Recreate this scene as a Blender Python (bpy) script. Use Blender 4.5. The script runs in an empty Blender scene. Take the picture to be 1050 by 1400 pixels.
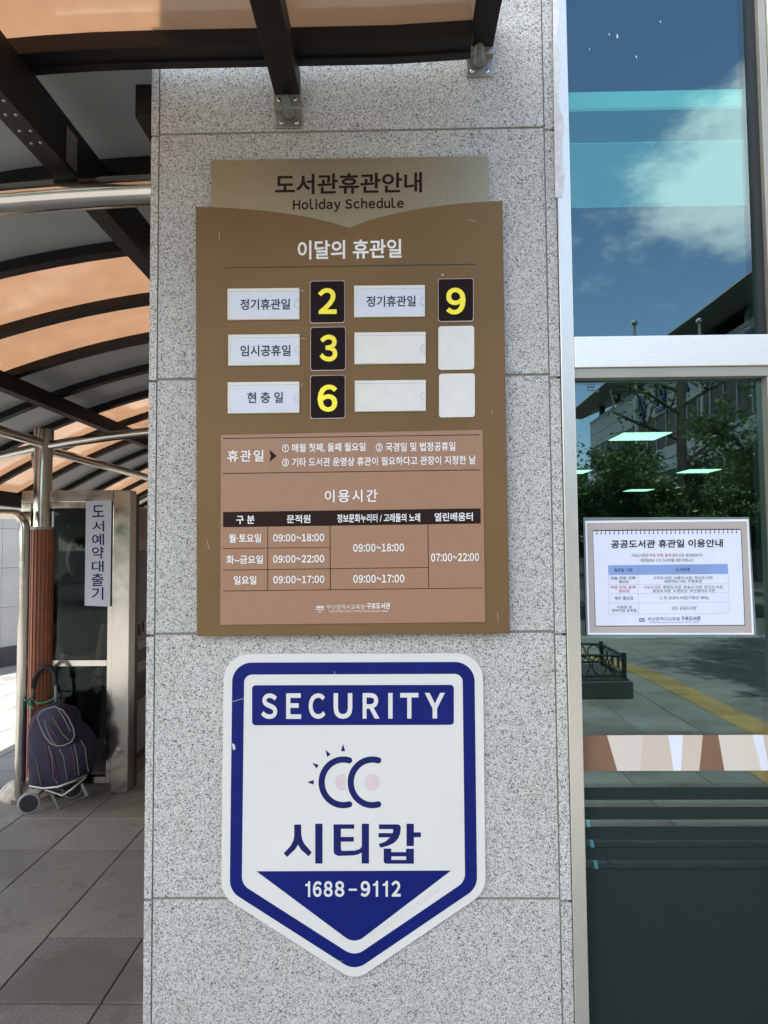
import bpy, math, random
import numpy as np
from mathutils import Vector, Matrix
random.seed(7)
C = bpy.context.scene.collection
S = bpy.context.scene
R = math.radians
# ------------------------------------------------------------------ camera
PITCH, YAW, ROLL, FPX = 0.05038, -0.01729, -0.00823, 920.0
CAM = np.array([0.0, -1.66, 1.55])
def _basis():
    cp, sp, cy, sy, cr, sr = (math.cos(PITCH), math.sin(PITCH), math.cos(YAW), math.sin(YAW), math.cos(ROLL), math.sin(ROLL))
    fwd = np.array([sy*cp, cy*cp, sp]); right = np.array([cy, -sy, 0.]); up = np.cross(right, fwd)
    return np.array([right*cr+up*sr, -right*sr+up*cr, fwd])
BAS = _basis()
cam = bpy.data.cameras.new('camera'); camo = bpy.data.objects.new('camera', cam); C.objects.link(camo)
cam.sensor_fit = 'VERTICAL'; cam.sensor_height = 36; cam.lens = 36*FPX/1400
cam.clip_start = 0.02; cam.clip_end = 1500
camo.matrix_world = Matrix([[BAS[0][i], BAS[1][i], -BAS[2][i], CAM[i]] for i in range(3)] + [[0, 0, 0, 1]])
S.camera = camo
# ------------------------------------------------------------------ sky, sun, exposure
SUN_EL, SUN_AZ = R(74), R(-20)      # azimuth measured from +y (behind the library) towards +x
S.view_settings.view_transform = 'Standard'; S.view_settings.look = 'None'
S.view_settings.gamma = 1; S.view_settings.use_curve_mapping = False
S.view_settings.exposure = 2.17
W = bpy.data.worlds.new('World'); S.world = W; W.use_nodes = True
nt = W.node_tree; nt.nodes.clear()
def N(nt, typ, **kw):
    n = nt.nodes.new(typ)
    for k, v in kw.items():
        if k.startswith('i_'): n.inputs[int(k[2:]) if k[2:].isdigit() else k[2:].replace('_', ' ')].default_value = v
        else: setattr(n, k, v)
    return n
out = N(nt, 'ShaderNodeOutputWorld'); bg = N(nt, 'ShaderNodeBackground'); bg.inputs[1].default_value = 0.115
sky = N(nt, 'ShaderNodeTexSky'); sky.sky_type = 'NISHITA'; sky.sun_disc = False
sky.sun_elevation = SUN_EL; sky.sun_rotation = SUN_AZ; sky.altitude = 50; sky.air_density = 1.0; sky.dust_density = 0.3; sky.ozone_density = 2.0
tc = N(nt, 'ShaderNodeTexCoord')
mp = N(nt, 'ShaderNodeMapping'); mp.inputs['Scale'].default_value = (1, 1, 1.9); mp.inputs['Location'].default_value = (3.1, 1.7, .4)
cn = N(nt, 'ShaderNodeTexNoise'); cn.inputs['Scale'].default_value = 7.5; cn.inputs['Detail'].default_value = 12; cn.inputs['Roughness'].default_value = .63
nt.links.new(tc.outputs['Generated'], mp.inputs[0]); nt.links.new(mp.outputs[0], cn.inputs[0])
# cumulus banks: soft bumps of cloud cover added to the noise
def bank(v, r, amp):
    d = N(nt, 'ShaderNodeVectorMath', operation='DISTANCE'); d.inputs[1].default_value = v
    nt.links.new(tc.outputs['Generated'], d.inputs[0])
    q = N(nt, 'ShaderNodeMath', operation='DIVIDE'); q.inputs[1].default_value = r; nt.links.new(d.outputs['Value'], q.inputs[0])
    p2 = N(nt, 'ShaderNodeMath', operation='POWER'); p2.inputs[1].default_value = 2; nt.links.new(q.outputs[0], p2.inputs[0])
    ng = N(nt, 'ShaderNodeMath', operation='MULTIPLY'); ng.inputs[1].default_value = -1; nt.links.new(p2.outputs[0], ng.inputs[0])
    e = N(nt, 'ShaderNodeMath', operation='EXPONENT'); nt.links.new(ng.outputs[0], e.inputs[0])
    m = N(nt, 'ShaderNodeMath', operation='MULTIPLY'); m.inputs[1].default_value = amp; nt.links.new(e.outputs[0], m.inputs[0]); return m
acc = cn.outputs[0]
for v, r, amp in (((.47, -.72, .50), .115, .40), ((.40, -.79, .45), .10, .30), ((.30, -.84, .455), .085, .24), ((.50, -.77, .40), .09, .2), ((.34, -.87, .35), .12, .10),
                  ((.26, -.76, .60), .22, -.30), ((-.55, -.45, .75), .5, .55), ((-.9, -.3, .3), .45, .5), ((-.1, -.15, .97), .42, .5), ((-.3, -.9, .3), .35, .35), ((.95, -.25, .3), .40, .4)):  # wide banks outside the window's mirrored view are added to whiten the light
    bk = bank(v, r, amp); ad = N(nt, 'ShaderNodeMath', operation='ADD'); nt.links.new(acc, ad.inputs[0]); nt.links.new(bk.outputs[0], ad.inputs[1]); acc = ad.outputs[0]
cr_ = N(nt, 'ShaderNodeMapRange', interpolation_type='SMOOTHSTEP'); cr_.inputs[1].default_value = .60; cr_.inputs[2].default_value = .94
cr_.inputs[4].default_value = .95
nt.links.new(acc, cr_.inputs[0])
cm = N(nt, 'ShaderNodeMix', data_type='RGBA'); cm.inputs[7].default_value = (7.6, 7.9, 8.1, 1)
nt.links.new(cr_.outputs[0], cm.inputs[0]); nt.links.new(sky.outputs[0], cm.inputs[6])
nt.links.new(cm.outputs[2], bg.inputs[0]); nt.links.new(bg.outputs[0], out.inputs[0])
sl = bpy.data.lights.new('sun', 'SUN'); sl.energy = 3.0; sl.angle = R(.55); sl.color = (1, .955, .89)
so = bpy.data.objects.new('sun', sl); C.objects.link(so)
sdir = Vector((math.sin(SUN_AZ)*math.cos(SUN_EL), math.cos(SUN_AZ)*math.cos(SUN_EL), math.sin(SUN_EL)))
so.rotation_euler = sdir.to_track_quat('Z', 'Y').to_euler(); so.location = (0, 0, 30)
try:
    S.cycles.max_bounces = 10; S.cycles.transparent_max_bounces = 16; S.cycles.caustics_reflective = False; S.cycles.sample_clamp_indirect = 6
except Exception: pass

# ------------------------------------------------------------------ pixel rays (photo px -> a point on a real plane)
def ray(x, y): return BAS.T @ np.array([(x-525)/FPX, (700-y)/FPX, 1.])
def onY(x, y, Y): d = ray(x, y); return CAM + d*(Y-CAM[1])/d[1]
def onZ(x, y, Z): d = ray(x, y); return CAM + d*(Z-CAM[2])/d[2]
def onX(x, y, X): d = ray(x, y); return CAM + d*(X-CAM[0])/d[0]

# ------------------------------------------------------------------ materials
def lin(r, g, b):
    f = lambda c: (c/255/12.92) if c/255 <= .04045 else ((c/255+.055)/1.055)**2.4
    return (f(r), f(g), f(b), 1)
def col4(c): return tuple(c) if len(c) == 4 else tuple(c)+(1,)
def mat(name, c, rough=.6, metal=0., var=.12, vscale=6., bump=0., bscale=200., spec=.5, coat=0., stretch=None, rvar=0., emit=None, estr=0., speck=None):
    m = bpy.data.materials.new(name); m.use_nodes = True; t = m.node_tree; p = t.nodes['Principled BSDF']
    c = col4(c)
    p.inputs['Roughness'].default_value = rough; p.inputs['Metallic'].default_value = metal
    p.inputs['Specular IOR Level'].default_value = spec; p.inputs['Coat Weight'].default_value = coat
    g = N(t, 'ShaderNodeNewGeometry'); mpn = N(t, 'ShaderNodeMapping'); t.links.new(g.outputs['Position'], mpn.inputs[0])
    if stretch: mpn.inputs['Scale'].default_value = stretch
    n = N(t, 'ShaderNodeTexNoise'); n.inputs['Scale'].default_value = vscale; n.inputs['Detail'].default_value = 6
    t.links.new(mpn.outputs[0], n.inputs[0])
    r = N(t, 'ShaderNodeMapRange'); r.inputs[1].default_value = .3; r.inputs[2].default_value = .7
    r.inputs[3].default_value = 1-var; r.inputs[4].default_value = 1+var
    t.links.new(n.outputs[0], r.inputs[0])
    mu = N(t, 'ShaderNodeVectorMath', operation='SCALE'); mu.inputs[0].default_value = c[:3]; t.links.new(r.outputs[0], mu.inputs['Scale'])
    last = mu.outputs[0]
    if speck:   # (scale, threshold, colour, amount)
        for sc, th, cc, am in speck:
            n2 = N(t, 'ShaderNodeTexNoise'); n2.inputs['Scale'].default_value = sc; n2.inputs['Detail'].default_value = 1.5
            t.links.new(g.outputs['Position'], n2.inputs[0])
            r2 = N(t, 'ShaderNodeMapRange'); r2.inputs[1].default_value = th; r2.inputs[2].default_value = th+.035; r2.inputs[4].default_value = am
            t.links.new(n2.outputs[0], r2.inputs[0])
            mm = N(t, 'ShaderNodeMix', data_type='RGBA'); mm.inputs[7].default_value = col4(cc)
            t.links.new(r2.outputs[0], mm.inputs[0]); t.links.new(last, mm.inputs[6]); last = mm.outputs[2]
    t.links.new(last, p.inputs['Base Color'])
    if rvar:
        r3 = N(t, 'ShaderNodeMapRange'); r3.inputs[1].default_value = .3; r3.inputs[2].default_value = .7
        r3.inputs[3].default_value = max(.02, rough-rvar); r3.inputs[4].default_value = rough+rvar
        t.links.new(n.outputs[0], r3.inputs[0]); t.links.new(r3.outputs[0], p.inputs['Roughness'])
    if bump:
        nb = N(t, 'ShaderNodeTexNoise'); nb.inputs['Scale'].default_value = bscale; nb.inputs['Detail'].default_value = 3
        t.links.new(mpn.outputs[0], nb.inputs[0]); b = N(t, 'ShaderNodeBump'); b.inputs['Strength'].default_value = bump; b.inputs['Distance'].default_value = .002
        t.links.new(nb.outputs[0], b.inputs['Height']); t.links.new(b.outputs[0], p.inputs['Normal'])
    if emit: p.inputs['Emission Color'].default_value = col4(emit); p.inputs['Emission Strength'].default_value = estr
    return m
def glassmat(name, tint, refl, rough=0.0, base=0.0):
    """thin coated window glass: sharp reflection over a tinted see-through pane"""
    m = bpy.data.materials.new(name); m.use_nodes = True; t = m.node_tree; t.nodes.clear()
    o = N(t, 'ShaderNodeOutputMaterial'); tr = N(t, 'ShaderNodeBsdfTransparent'); tr.inputs[0].default_value = col4(tint)
    gl = N(t, 'ShaderNodeBsdfGlossy'); gl.inputs['Roughness'].default_value = rough; gl.inputs[0].default_value = (.80, .93, .95, 1)
    lw = N(t, 'ShaderNodeLayerWeight'); lw.inputs[0].default_value = .5
    p5 = N(t, 'ShaderNodeMath', operation='POWER'); p5.inputs[1].default_value = 4; t.links.new(lw.outputs['Facing'], p5.inputs[0])
    ma = N(t, 'ShaderNodeMath', operation='MULTIPLY_ADD'); ma.inputs[1].default_value = .9; ma.inputs[2].default_value = refl; ma.use_clamp = True
    t.links.new(p5.outputs[0], ma.inputs[0])
    ms = N(t, 'ShaderNodeMixShader'); t.links.new(ma.outputs[0], ms.inputs[0]); t.links.new(tr.outputs[0], ms.inputs[1]); t.links.new(gl.outputs[0], ms.inputs[2])
    # very slight waviness of the pane
    g = N(t, 'ShaderNodeNewGeometry'); nb = N(t, 'ShaderNodeTexNoise'); nb.inputs['Scale'].default_value = 2.5; nb.inputs['Detail'].default_value = 1
    t.links.new(g.outputs['Position'], nb.inputs[0]); b = N(t, 'ShaderNodeBump'); b.inputs['Strength'].default_value = .05; b.inputs['Distance'].default_value = .01
    t.links.new(nb.outputs[0], b.inputs['Height']); t.links.new(b.outputs[0], gl.inputs['Normal'])
    t.links.new(ms.outputs[0], o.inputs[0]); return m
def sheetmat(name, c, trans=.7, gloss=.06, rough=.08):
    """translucent polycarbonate"""
    m = bpy.data.materials.new(name); m.use_nodes = True; t = m.node_tree; t.nodes.clear()
    o = N(t, 'ShaderNodeOutputMaterial'); tl = N(t, 'ShaderNodeBsdfTranslucent'); df = N(t, 'ShaderNodeBsdfDiffuse')
    g = N(t, 'ShaderNodeNewGeometry'); n = N(t, 'ShaderNodeTexNoise'); n.inputs['Scale'].default_value = 7; n.inputs['Detail'].default_value = 8
    t.links.new(g.outputs['Position'], n.inputs[0])
    r = N(t, 'ShaderNodeMapRange'); r.inputs[1].default_value = .3; r.inputs[2].default_value = .7; r.inputs[3].default_value = .95; r.inputs[4].default_value = 1.04
    t.links.new(n.outputs[0], r.inputs[0])
    mu = N(t, 'ShaderNodeVectorMath', operation='SCALE'); mu.inputs[0].default_value = c[:3]; t.links.new(r.outputs[0], mu.inputs['Scale'])
    n2 = N(t, 'ShaderNodeTexNoise'); n2.inputs['Scale'].default_value = 90; n2.inputs['Detail'].default_value = 2   # specks of dirt
    t.links.new(g.outputs['Position'], n2.inputs[0])
    r2 = N(t, 'ShaderNodeMapRange'); r2.inputs[1].default_value = .74; r2.inputs[2].default_value = .78; r2.inputs[4].default_value = .7
    t.links.new(n2.outputs[0], r2.inputs[0])
    mm = N(t, 'ShaderNodeMix', data_type='RGBA'); mm.inputs[7].default_value = (.08, .05, .03, 1)
    t.links.new(r2.outputs[0], mm.inputs[0]); t.links.new(mu.outputs[0], mm.inputs[6])
    for x in (tl, df): t.links.new(mm.outputs[2], x.inputs[0])
    a = N(t, 'ShaderNodeMixShader'); a.inputs[0].default_value = trans; t.links.new(df.outputs[0], a.inputs[1]); t.links.new(tl.outputs[0], a.inputs[2])
    gl = N(t, 'ShaderNodeBsdfGlossy'); gl.inputs['Roughness'].default_value = rough
    lw = N(t, 'ShaderNodeLayerWeight'); lw.inputs[0].default_value = .25
    ma = N(t, 'ShaderNodeMath', operation='MULTIPLY_ADD'); ma.inputs[1].default_value = .25; ma.inputs[2].default_value = gloss; t.links.new(lw.outputs['Fresnel'], ma.inputs[0])
    ms = N(t, 'ShaderNodeMixShader'); t.links.new(ma.outputs[0], ms.inputs[0]); t.links.new(a.outputs[0], ms.inputs[1]); t.links.new(gl.outputs[0], ms.inputs[2])
    t.links.new(ms.outputs[0], o.inputs[0]); return m
def leafmat(name, c):
    m = bpy.data.materials.new(name); m.use_nodes = True; t = m.node_tree; p = t.nodes['Principled BSDF']
    p.inputs['Roughness'].default_value = .38; p.inputs['Specular IOR Level'].default_value = .5
    g = N(t, 'ShaderNodeNewGeometry'); r = N(t, 'ShaderNodeValToRGB')
    r.color_ramp.elements[0].color = (c[0]*.55, c[1]*.6, c[2]*.6, 1); r.color_ramp.elements[1].color = (c[0]*1.5, c[1]*1.35, c[2]*1.1, 1)
    t.links.new(g.outputs['Random Per Island'], r.inputs[0]); t.links.new(r.outputs[0], p.inputs['Base Color'])
    tl = N(t, 'ShaderNodeBsdfTranslucent'); t.links.new(r.outputs[0], tl.inputs[0])
    ms = N(t, 'ShaderNodeMixShader'); ms.inputs[0].default_value = .3; o = t.nodes['Material Output']
    t.links.new(p.outputs[0], ms.inputs[1]); t.links.new(tl.outputs[0], ms.inputs[2]); t.links.new(ms.outputs[0], o.inputs[0]); return m
def tilemat(name, c, var=.16):
    """stone paver: each tile its own tone, fine grain, scattered grime"""
    m = mat(name, c, .75, 0, .18, 3.0, .35, 260, speck=[(150, .56, (c[0]*.5, c[1]*.5, c[2]*.5), .6), (190, .57, (c[0]*1.8, c[1]*1.75, c[2]*1.65), .5), (2.1, .56, (c[0]*.62, c[1]*.58, c[2]*.52), .5), (9, .62, (c[0]*.7, c[1]*.66, c[2]*.6), .45)])
    t = m.node_tree; p = t.nodes['Principled BSDF']; oi = N(t, 'ShaderNodeObjectInfo')
    r = N(t, 'ShaderNodeMapRange'); r.inputs[3].default_value = 1-var; r.inputs[4].default_value = 1+var
    t.links.new(oi.outputs['Random'], r.inputs[0]); src = p.inputs['Base Color'].links[0].from_socket
    mu = N(t, 'ShaderNodeVectorMath', operation='SCALE'); t.links.new(src, mu.inputs[0]); t.links.new(r.outputs[0], mu.inputs['Scale'])
    t.links.new(mu.outputs[0], p.inputs['Base Color']); return m
def granitemat():
    m = mat('grey_granite', (.60, .588, .55), .62, 0, .05, 1.6, .25, 420)
    t = m.node_tree; p = t.nodes['Principled BSDF']; src = p.inputs['Base Color'].links[0].from_socket
    g = N(t, 'ShaderNodeNewGeometry')
    def mul(fac, c, bt='MULTIPLY'):
        nonlocal src
        mm = N(t, 'ShaderNodeMix', data_type='RGBA', blend_type=bt); mm.inputs[7].default_value = col4(c)
        t.links.new(fac, mm.inputs[0]); t.links.new(src, mm.inputs[6]); src = mm.outputs[2]
    def thr(sock, lo, hi, am):
        r = N(t, 'ShaderNodeMapRange'); r.inputs[1].default_value = lo; r.inputs[2].default_value = hi; r.inputs[4].default_value = am
        t.links.new(sock, r.inputs[0]); return r.outputs[0]
    # crystals: random grey per cell, warped a little so that the cells lose their roundness
    wn = N(t, 'ShaderNodeTexNoise'); wn.inputs['Scale'].default_value = 400; t.links.new(g.outputs['Position'], wn.inputs[0])
    wv = N(t, 'ShaderNodeVectorMath', operation='MULTIPLY_ADD'); wv.inputs[1].default_value = (.004, .004, .004); t.links.new(wn.outputs['Color'], wv.inputs[0]); t.links.new(g.outputs['Position'], wv.inputs[2])
    for sc, lo, c, am in ((460, .58, (.72, .72, .715), 1), (500, .75, (.45, .45, .46), 1), (370, .90, (.24, .24, .25), 1)):
        v = N(t, 'ShaderNodeTexVoronoi'); v.inputs['Scale'].default_value = sc; t.links.new(wv.outputs[0], v.inputs[0])
        sp = N(t, 'ShaderNodeSeparateColor'); t.links.new(v.outputs['Color'], sp.inputs[0])
        mul(thr(sp.outputs[0], lo, lo+.02, am), c)
    n = N(t, 'ShaderNodeTexNoise'); n.inputs['Scale'].default_value = 7; n.inputs['Detail'].default_value = 5; t.links.new(g.outputs['Position'], n.inputs[0])
    mul(thr(n.outputs[0], .58, .72, .35), (.74, .69, .60))
    # weather stains run down from the joints near the roof
    mp_ = N(t, 'ShaderNodeMapping'); mp_.inputs['Scale'].default_value = (9, 9, .9); t.links.new(g.outputs['Position'], mp_.inputs[0])
    n3 = N(t, 'ShaderNodeTexNoise'); n3.inputs['Scale'].default_value = 2.2; n3.inputs['Detail'].default_value = 6; t.links.new(mp_.outputs[0], n3.inputs[0])
    mul(thr(n3.outputs[0], .55, .75, .30), (.80, .76, .68))
    oi = N(t, 'ShaderNodeObjectInfo'); rr = N(t, 'ShaderNodeMapRange'); rr.inputs[3].default_value = .93; rr.inputs[4].default_value = 1.05
    t.links.new(oi.outputs['Random'], rr.inputs[0]); sc_ = N(t, 'ShaderNodeVectorMath', operation='SCALE'); t.links.new(src, sc_.inputs[0]); t.links.new(rr.outputs[0], sc_.inputs['Scale'])
    t.links.new(sc_.outputs[0], p.inputs['Base Color']); return m
M = {}
M['granite'] = granitemat()
M['sealant'] = mat('joint_sealant', (.24, .215, .19), .8)
M['dark_steel'] = mat('dark_brown_painted_steel', (.009, .0065, .0052), .5, 0, .25, 9, .15, 500, spec=.3, speck=[(160, .70, (.05, .042, .036), .5)])
M['chrome'] = mat('polished_stainless', (.60, .56, .49), .16, 1, .08, 12, 0, 100, rvar=.06, stretch=(1, 1, 1))
M['brushed'] = mat('brushed_stainless_mullion', (.66, .63, .56), .36, .8, .05, 60, .03, 300, stretch=(20, 20, .6), rvar=.05)
M['brushed_h'] = mat('brushed_aluminium_transom', (.82, .80, .74), .42, .8, .06, 60, .12, 300, stretch=(.6, 20, 24), rvar=.05)
M['beige_alu'] = mat('beige_anodised_aluminium', (.36, .34, .29), .45, .4, .1)
M['zinc'] = mat('galvanised_plate', (.34, .32, .28), .38, .8, .12, 60)
M['cap_grey'] = mat('grey_sealant_cap', (.13, .135, .125), .55, 0, .2, 80)
M['gasket'] = mat('black_gasket', (.012, .014, .014), .5)
M['orange'] = sheetmat('brown_polycarbonate', (.52, .385, .285), .72, .03, .10)
M['smoke'] = sheetmat('grey_polycarbonate', (.29, .29, .285), .24, .0, .45)
M['glass'] = glassmat('green_tinted_window_glass', (.40, .70, .66), .112)
M['booth_glass'] = glassmat('clear_booth_glass', (.72, .76, .74), .015)
M['film'] = mat('dark_green_frosted_film', (.012, .022, .020), .45, 0, .12, 300, .25, 500, spec=.22)
M['gold'] = mat('brushed_champagne_plate', (.30, .245, .155), .42, .75, .06, 30, .08, 300, stretch=(3, 3, 3), rvar=.04)
M['board'] = mat('bronze_brown_paint', (.170, .097, .036), .52, .2, .10, 3.5, .3, 700, spec=.35)
M['info'] = mat('pinkish_brown_print', lin(154, 116, 88), .42, 0, .04, 40, .08, 500)
M['ink'] = mat('dark_brown_ink', (.022, .010, .008), .6, spec=.12)
M['inkblack'] = mat('black_ink', (.02, .02, .022), .6)
M['white_ink'] = mat('white_ink', (.80, .79, .77), .55)
M['card_dark'] = mat('dark_number_card', (.012, .007, .008), .6, 0, .15, 60, spec=.1)
M['card_edge'] = mat('pale_card_edge', (.50, .42, .38), .6)
M['card_white'] = mat('cream_plastic', (.68, .675, .62), .45, 0, .04, 30)
M['card_paper'] = mat('bluish_paper_insert', (.60, .63, .70), .35, 0, .03, 30)
M['yellow'] = mat('yellow_numeral_vinyl', (.95, .80, .03), .45)
M['shield'] = mat('off_white_enamel', (.66, .65, .61), .38, 0, .03, 5)
M['blue'] = mat('royal_blue_vinyl', (.005, .012, .130), .42, 0, .12, 14, speck=[(26, .72, (.03, .035, .2), .3)], spec=.15)
M['navy'] = mat('navy_vinyl', (.010, .014, .105), .5, spec=.15)
M['pink'] = mat('faded_pink_print', (.62, .50, .50), .45)
M['ghost'] = mat('faded_grey_print', (.55, .55, .53), .45)
M['paper'] = mat('laminated_white_paper', (.66, .70, .80), .28, 0, .03, 20)
M['paper_edge'] = mat('white_paper_margin', (.78, .80, .86), .3)
M['poster_bg'] = mat('beige_print_background', (.43, .37, .35), .35, 0, .06, 8)
M['plastic_film'] = mat('clear_laminate_edge', (.16, .20, .20), .15, 0, .1, 20)
M['table_blue'] = mat('light_blue_table_head', (.22, .32, .60), .4)
M['red'] = mat('red_ink', (.45, .06, .06), .5)
M['grid'] = mat('grey_blue_rule', (.40, .44, .55), .5)
M['logo_blue'] = mat('blue_print', (.02, .06, .25), .5)
M['d_brown'] = mat('brown_decal', lin(124, 92, 70), .5, 0, .04)
M['d_cream'] = mat('cream_decal', (.62, .56, .48), .5, 0, .02)
M['d_beige'] = mat('beige_decal', (.58, .48, .40), .5, 0, .02)
M['d_white'] = mat('white_decal', (.70, .72, .80), .5, 0, .02)
M['tile_brown'] = tilemat('warm_grey_paver', (.155, .140, .120))
M['tile_light'] = tilemat('light_grey_paver', (.185, .181, .17))
M['ground'] = mat('dark_ground', (.05, .048, .045), .9, 0, .2, 2)
M['asphalt'] = mat('asphalt', (.10, .10, .10), .85, 0, .2, 3, .5, 300)
M['yellow_tile'] = tilemat('yellow_tactile_paver', (.34, .225, .085))
M['white_stone'] = mat('white_stone_cladding', (.62, .61, .58), .6, 0, .06, 3)
M['plinth'] = mat('dark_stone_plinth', (.10, .10, .11), .6)
M['wall'] = mat('library_render', (.50, .48, .45), .8)
M['terracotta'] = mat('terracotta_plastic_cover', (.36, .125, .06), .45, 0, .12, 20)
M['machine'] = mat('cream_machine_panel', (.30, .275, .235), .45, 0, .05)
M['machine_dark'] = mat('dark_machine_screen', (.018, .018, .02), .18)
M['machine_brown'] = mat('brown_machine_fascia', (.17, .10, .07), .3)
M['booth_dark'] = mat('dark_booth_panel', (.018, .018, .02), .4)
M['sign_white'] = mat('pale_blue_white_sign', (.58, .60, .68), .45, 0, .03)
M['bag'] = mat('navy_checked_fabric', (.020, .014, .036), .85, 0, .3, 40, .5, 300)
M['bag_white'] = mat('cream_stripe', (.26, .24, .22), .85)
M['bag_red'] = mat('red_stripe', (.20, .03, .05), .85)
M['bag_yellow'] = mat('ochre_stripe', (.22, .17, .09), .85)
M['rubber'] = mat('black_rubber', (.014, .014, .015), .6)
M['alu'] = mat('aluminium_tube', (.24, .235, .22), .35, .8)
M['wheel_grey'] = mat('grey_wheel_tyre', (.24, .24, .24), .6)
M['green_tie'] = mat('green_string', (.03, .26, .12), .6)
M['cloth_dark'] = mat('dark_clothing', (.015, .015, .017), .9)
M['skin'] = mat('skin', (.28, .17, .12), .5)
M['hair'] = mat('black_hair', (.01, .009, .008), .5)
M['footing'] = mat('pale_stone_footing', (.36, .31, .25), .7, 0, .3, 20, .5, 60)
M['bark'] = mat('tree_bark', (.075, .06, .048), .9, 0, .3, 12, .6, 50)
M['leaf'] = leafmat('dark_leaves', (.085, .15, .04))
M['leaf2'] = leafmat('pine_green_leaves', (.075, .135, .04))
M['office'] = mat('pale_panel_facade', (.48, .48, .47), .6, 0, .05, 1)
M['office_win'] = mat('office_window_glass', (.05, .07, .09), .12, 0, .1, .5)
M['office_frame'] = mat('office_mullion', (.35, .36, .37), .5)
M['roof_grey'] = mat('grey_metal_roof', (.22, .20, .18), .5)
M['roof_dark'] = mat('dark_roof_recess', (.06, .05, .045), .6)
M['letter_blue'] = mat('blue_roof_letters', (.03, .07, .20), .5)
M['iron'] = mat('black_cast_iron', (.014, .014, .015), .5)
M['planter_stone'] = mat('dark_planter_stone', (.07, .07, .07), .7)
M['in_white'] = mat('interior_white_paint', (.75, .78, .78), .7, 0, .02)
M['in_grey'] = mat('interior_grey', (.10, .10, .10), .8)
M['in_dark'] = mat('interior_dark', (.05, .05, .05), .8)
M['lamp'] = mat('lit_light_panel', (.8, .8, .8), .5, emit=(1, .88, .62), estr=1.0)
M['strip_glow'] = mat('glowing_strip_white', (.8, .8, .8), .5, emit=(.8, .95, 1), estr=.11)
M['blue_strip'] = mat('pale_blue_strip', (.5, .8, 1.0), .5, emit=(.3, .7, 1), estr=.12)  # glow added so the strip shows behind the tinted glass
M['residue'] = mat('peeling_protective_film', (.60, .59, .58), .5, 0, .12, 60)
M['concrete'] = mat('road_kerb', (.35, .34, .32), .8)

# ------------------------------------------------------------------ mesh builder
class MB:
    def __init__(s): s.v = []; s.f = []; s.m = []; s.cur = 0
    def add(s, vs, fs):
        b = len(s.v); s.v += [tuple(map(float, v)) for v in vs]
        for f in fs: s.f.append(tuple(b+i for i in f)); s.m.append(s.cur)
        return s
    def box(s, x0, x1, y0, y1, z0, z1):
        return s.add([(x0,y0,z0),(x1,y0,z0),(x1,y1,z0),(x0,y1,z0),(x0,y0,z1),(x1,y0,z1),(x1,y1,z1),(x0,y1,z1)],
                     [(0,3,2,1),(4,5,6,7),(0,1,5,4),(1,2,6,5),(2,3,7,6),(3,0,4,7)])
    def hexa(s, p):   # eight corners: front four (y-) then back four
        return s.add(p, [(0,1,2,3),(7,6,5,4),(0,4,5,1),(1,5,6,2),(2,6,7,3),(3,7,4,0)])
    def prism(s, pts, off, cap=True):
        n = len(pts); off = np.array(off, float); a = [np.array(p, float) for p in pts]; b = [p+off for p in a]
        fs = [(i, (i+1) % n, n+(i+1) % n, n+i) for i in range(n)]
        fs += [tuple(range(n-1, -1, -1)), tuple(range(n, 2*n))]
        return s.add(a+b, fs)
    def tube(s, path, r, n=12, cap=True):
        P = [np.array(p, float) for p in path]; rs = r if hasattr(r, '__len__') else [r]*len(P)
        up = None; rings = []
        for i, p in enumerate(P):
            t = P[min(i+1, len(P)-1)] - P[max(i-1, 0)]; t = t/(np.linalg.norm(t)+1e-12)
            if up is None:
                up = np.array([0, 0, 1.]) if abs(t[2]) < .9 else np.array([1., 0, 0])
            u = np.cross(t, up); u /= np.linalg.norm(u)+1e-12; w = np.cross(u, t); up = w
            rings.append([p + rs[i]*(math.cos(2*math.pi*k/n)*u + math.sin(2*math.pi*k/n)*w) for k in range(n)])
        vs = [v for q in rings for v in q]; fs = []
        for i in range(len(P)-1):
            for k in range(n): fs.append((i*n+k, i*n+(k+1) % n, (i+1)*n+(k+1) % n, (i+1)*n+k))
        if cap: fs.append(tuple(range(n-1, -1, -1))); fs.append(tuple((len(P)-1)*n+k for k in range(n)))
        return s.add(vs, fs)
    def ball(s, c, r, n=14, m=9, sc=(1, 1, 1)):
        vs = []; fs = []
        for i in range(m+1):
            th = math.pi*i/m
            for k in range(n):
                ph = 2*math.pi*k/n
                vs.append((c[0]+r*sc[0]*math.sin(th)*math.cos(ph), c[1]+r*sc[1]*math.sin(th)*math.sin(ph), c[2]+r*sc[2]*math.cos(th)))
        for i in range(m):
            for k in range(n): fs.append((i*n+k, (i+1)*n+k, (i+1)*n+(k+1) % n, i*n+(k+1) % n))
        return s.add(vs, fs)
    def mesh(s, name, mats):
        me = bpy.data.meshes.new(name); me.from_pydata(s.v, [], s.f)
        for m_ in (mats if isinstance(mats, (list, tuple)) else [mats]): me.materials.append(m_)
        me.polygons.foreach_set('material_index', s.m); me.validate(); me.update(); return me
    def build(s, name, mats, parent=None, smooth=False, bevel=0, label=None, seg=2):
        o = bpy.data.objects.new(name, s.mesh(name, mats)); C.objects.link(o)
        if parent: o.parent = parent; o.matrix_parent_inverse = Matrix.Translation(-world_of(parent))
        if smooth:
            o.data.polygons.foreach_set('use_smooth', [True]*len(o.data.polygons))
            try: o.data.set_sharp_from_angle(angle=R(40))
            except Exception: pass
        if bevel:
            b = o.modifiers.new('bevel', 'BEVEL'); b.width = bevel; b.segments = seg; b.limit_method = 'ANGLE'
        if label: o['label'] = label
        return o
WORLD = {}
def world_of(o): return WORLD.get(o.name, Vector((0, 0, 0)))
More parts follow.
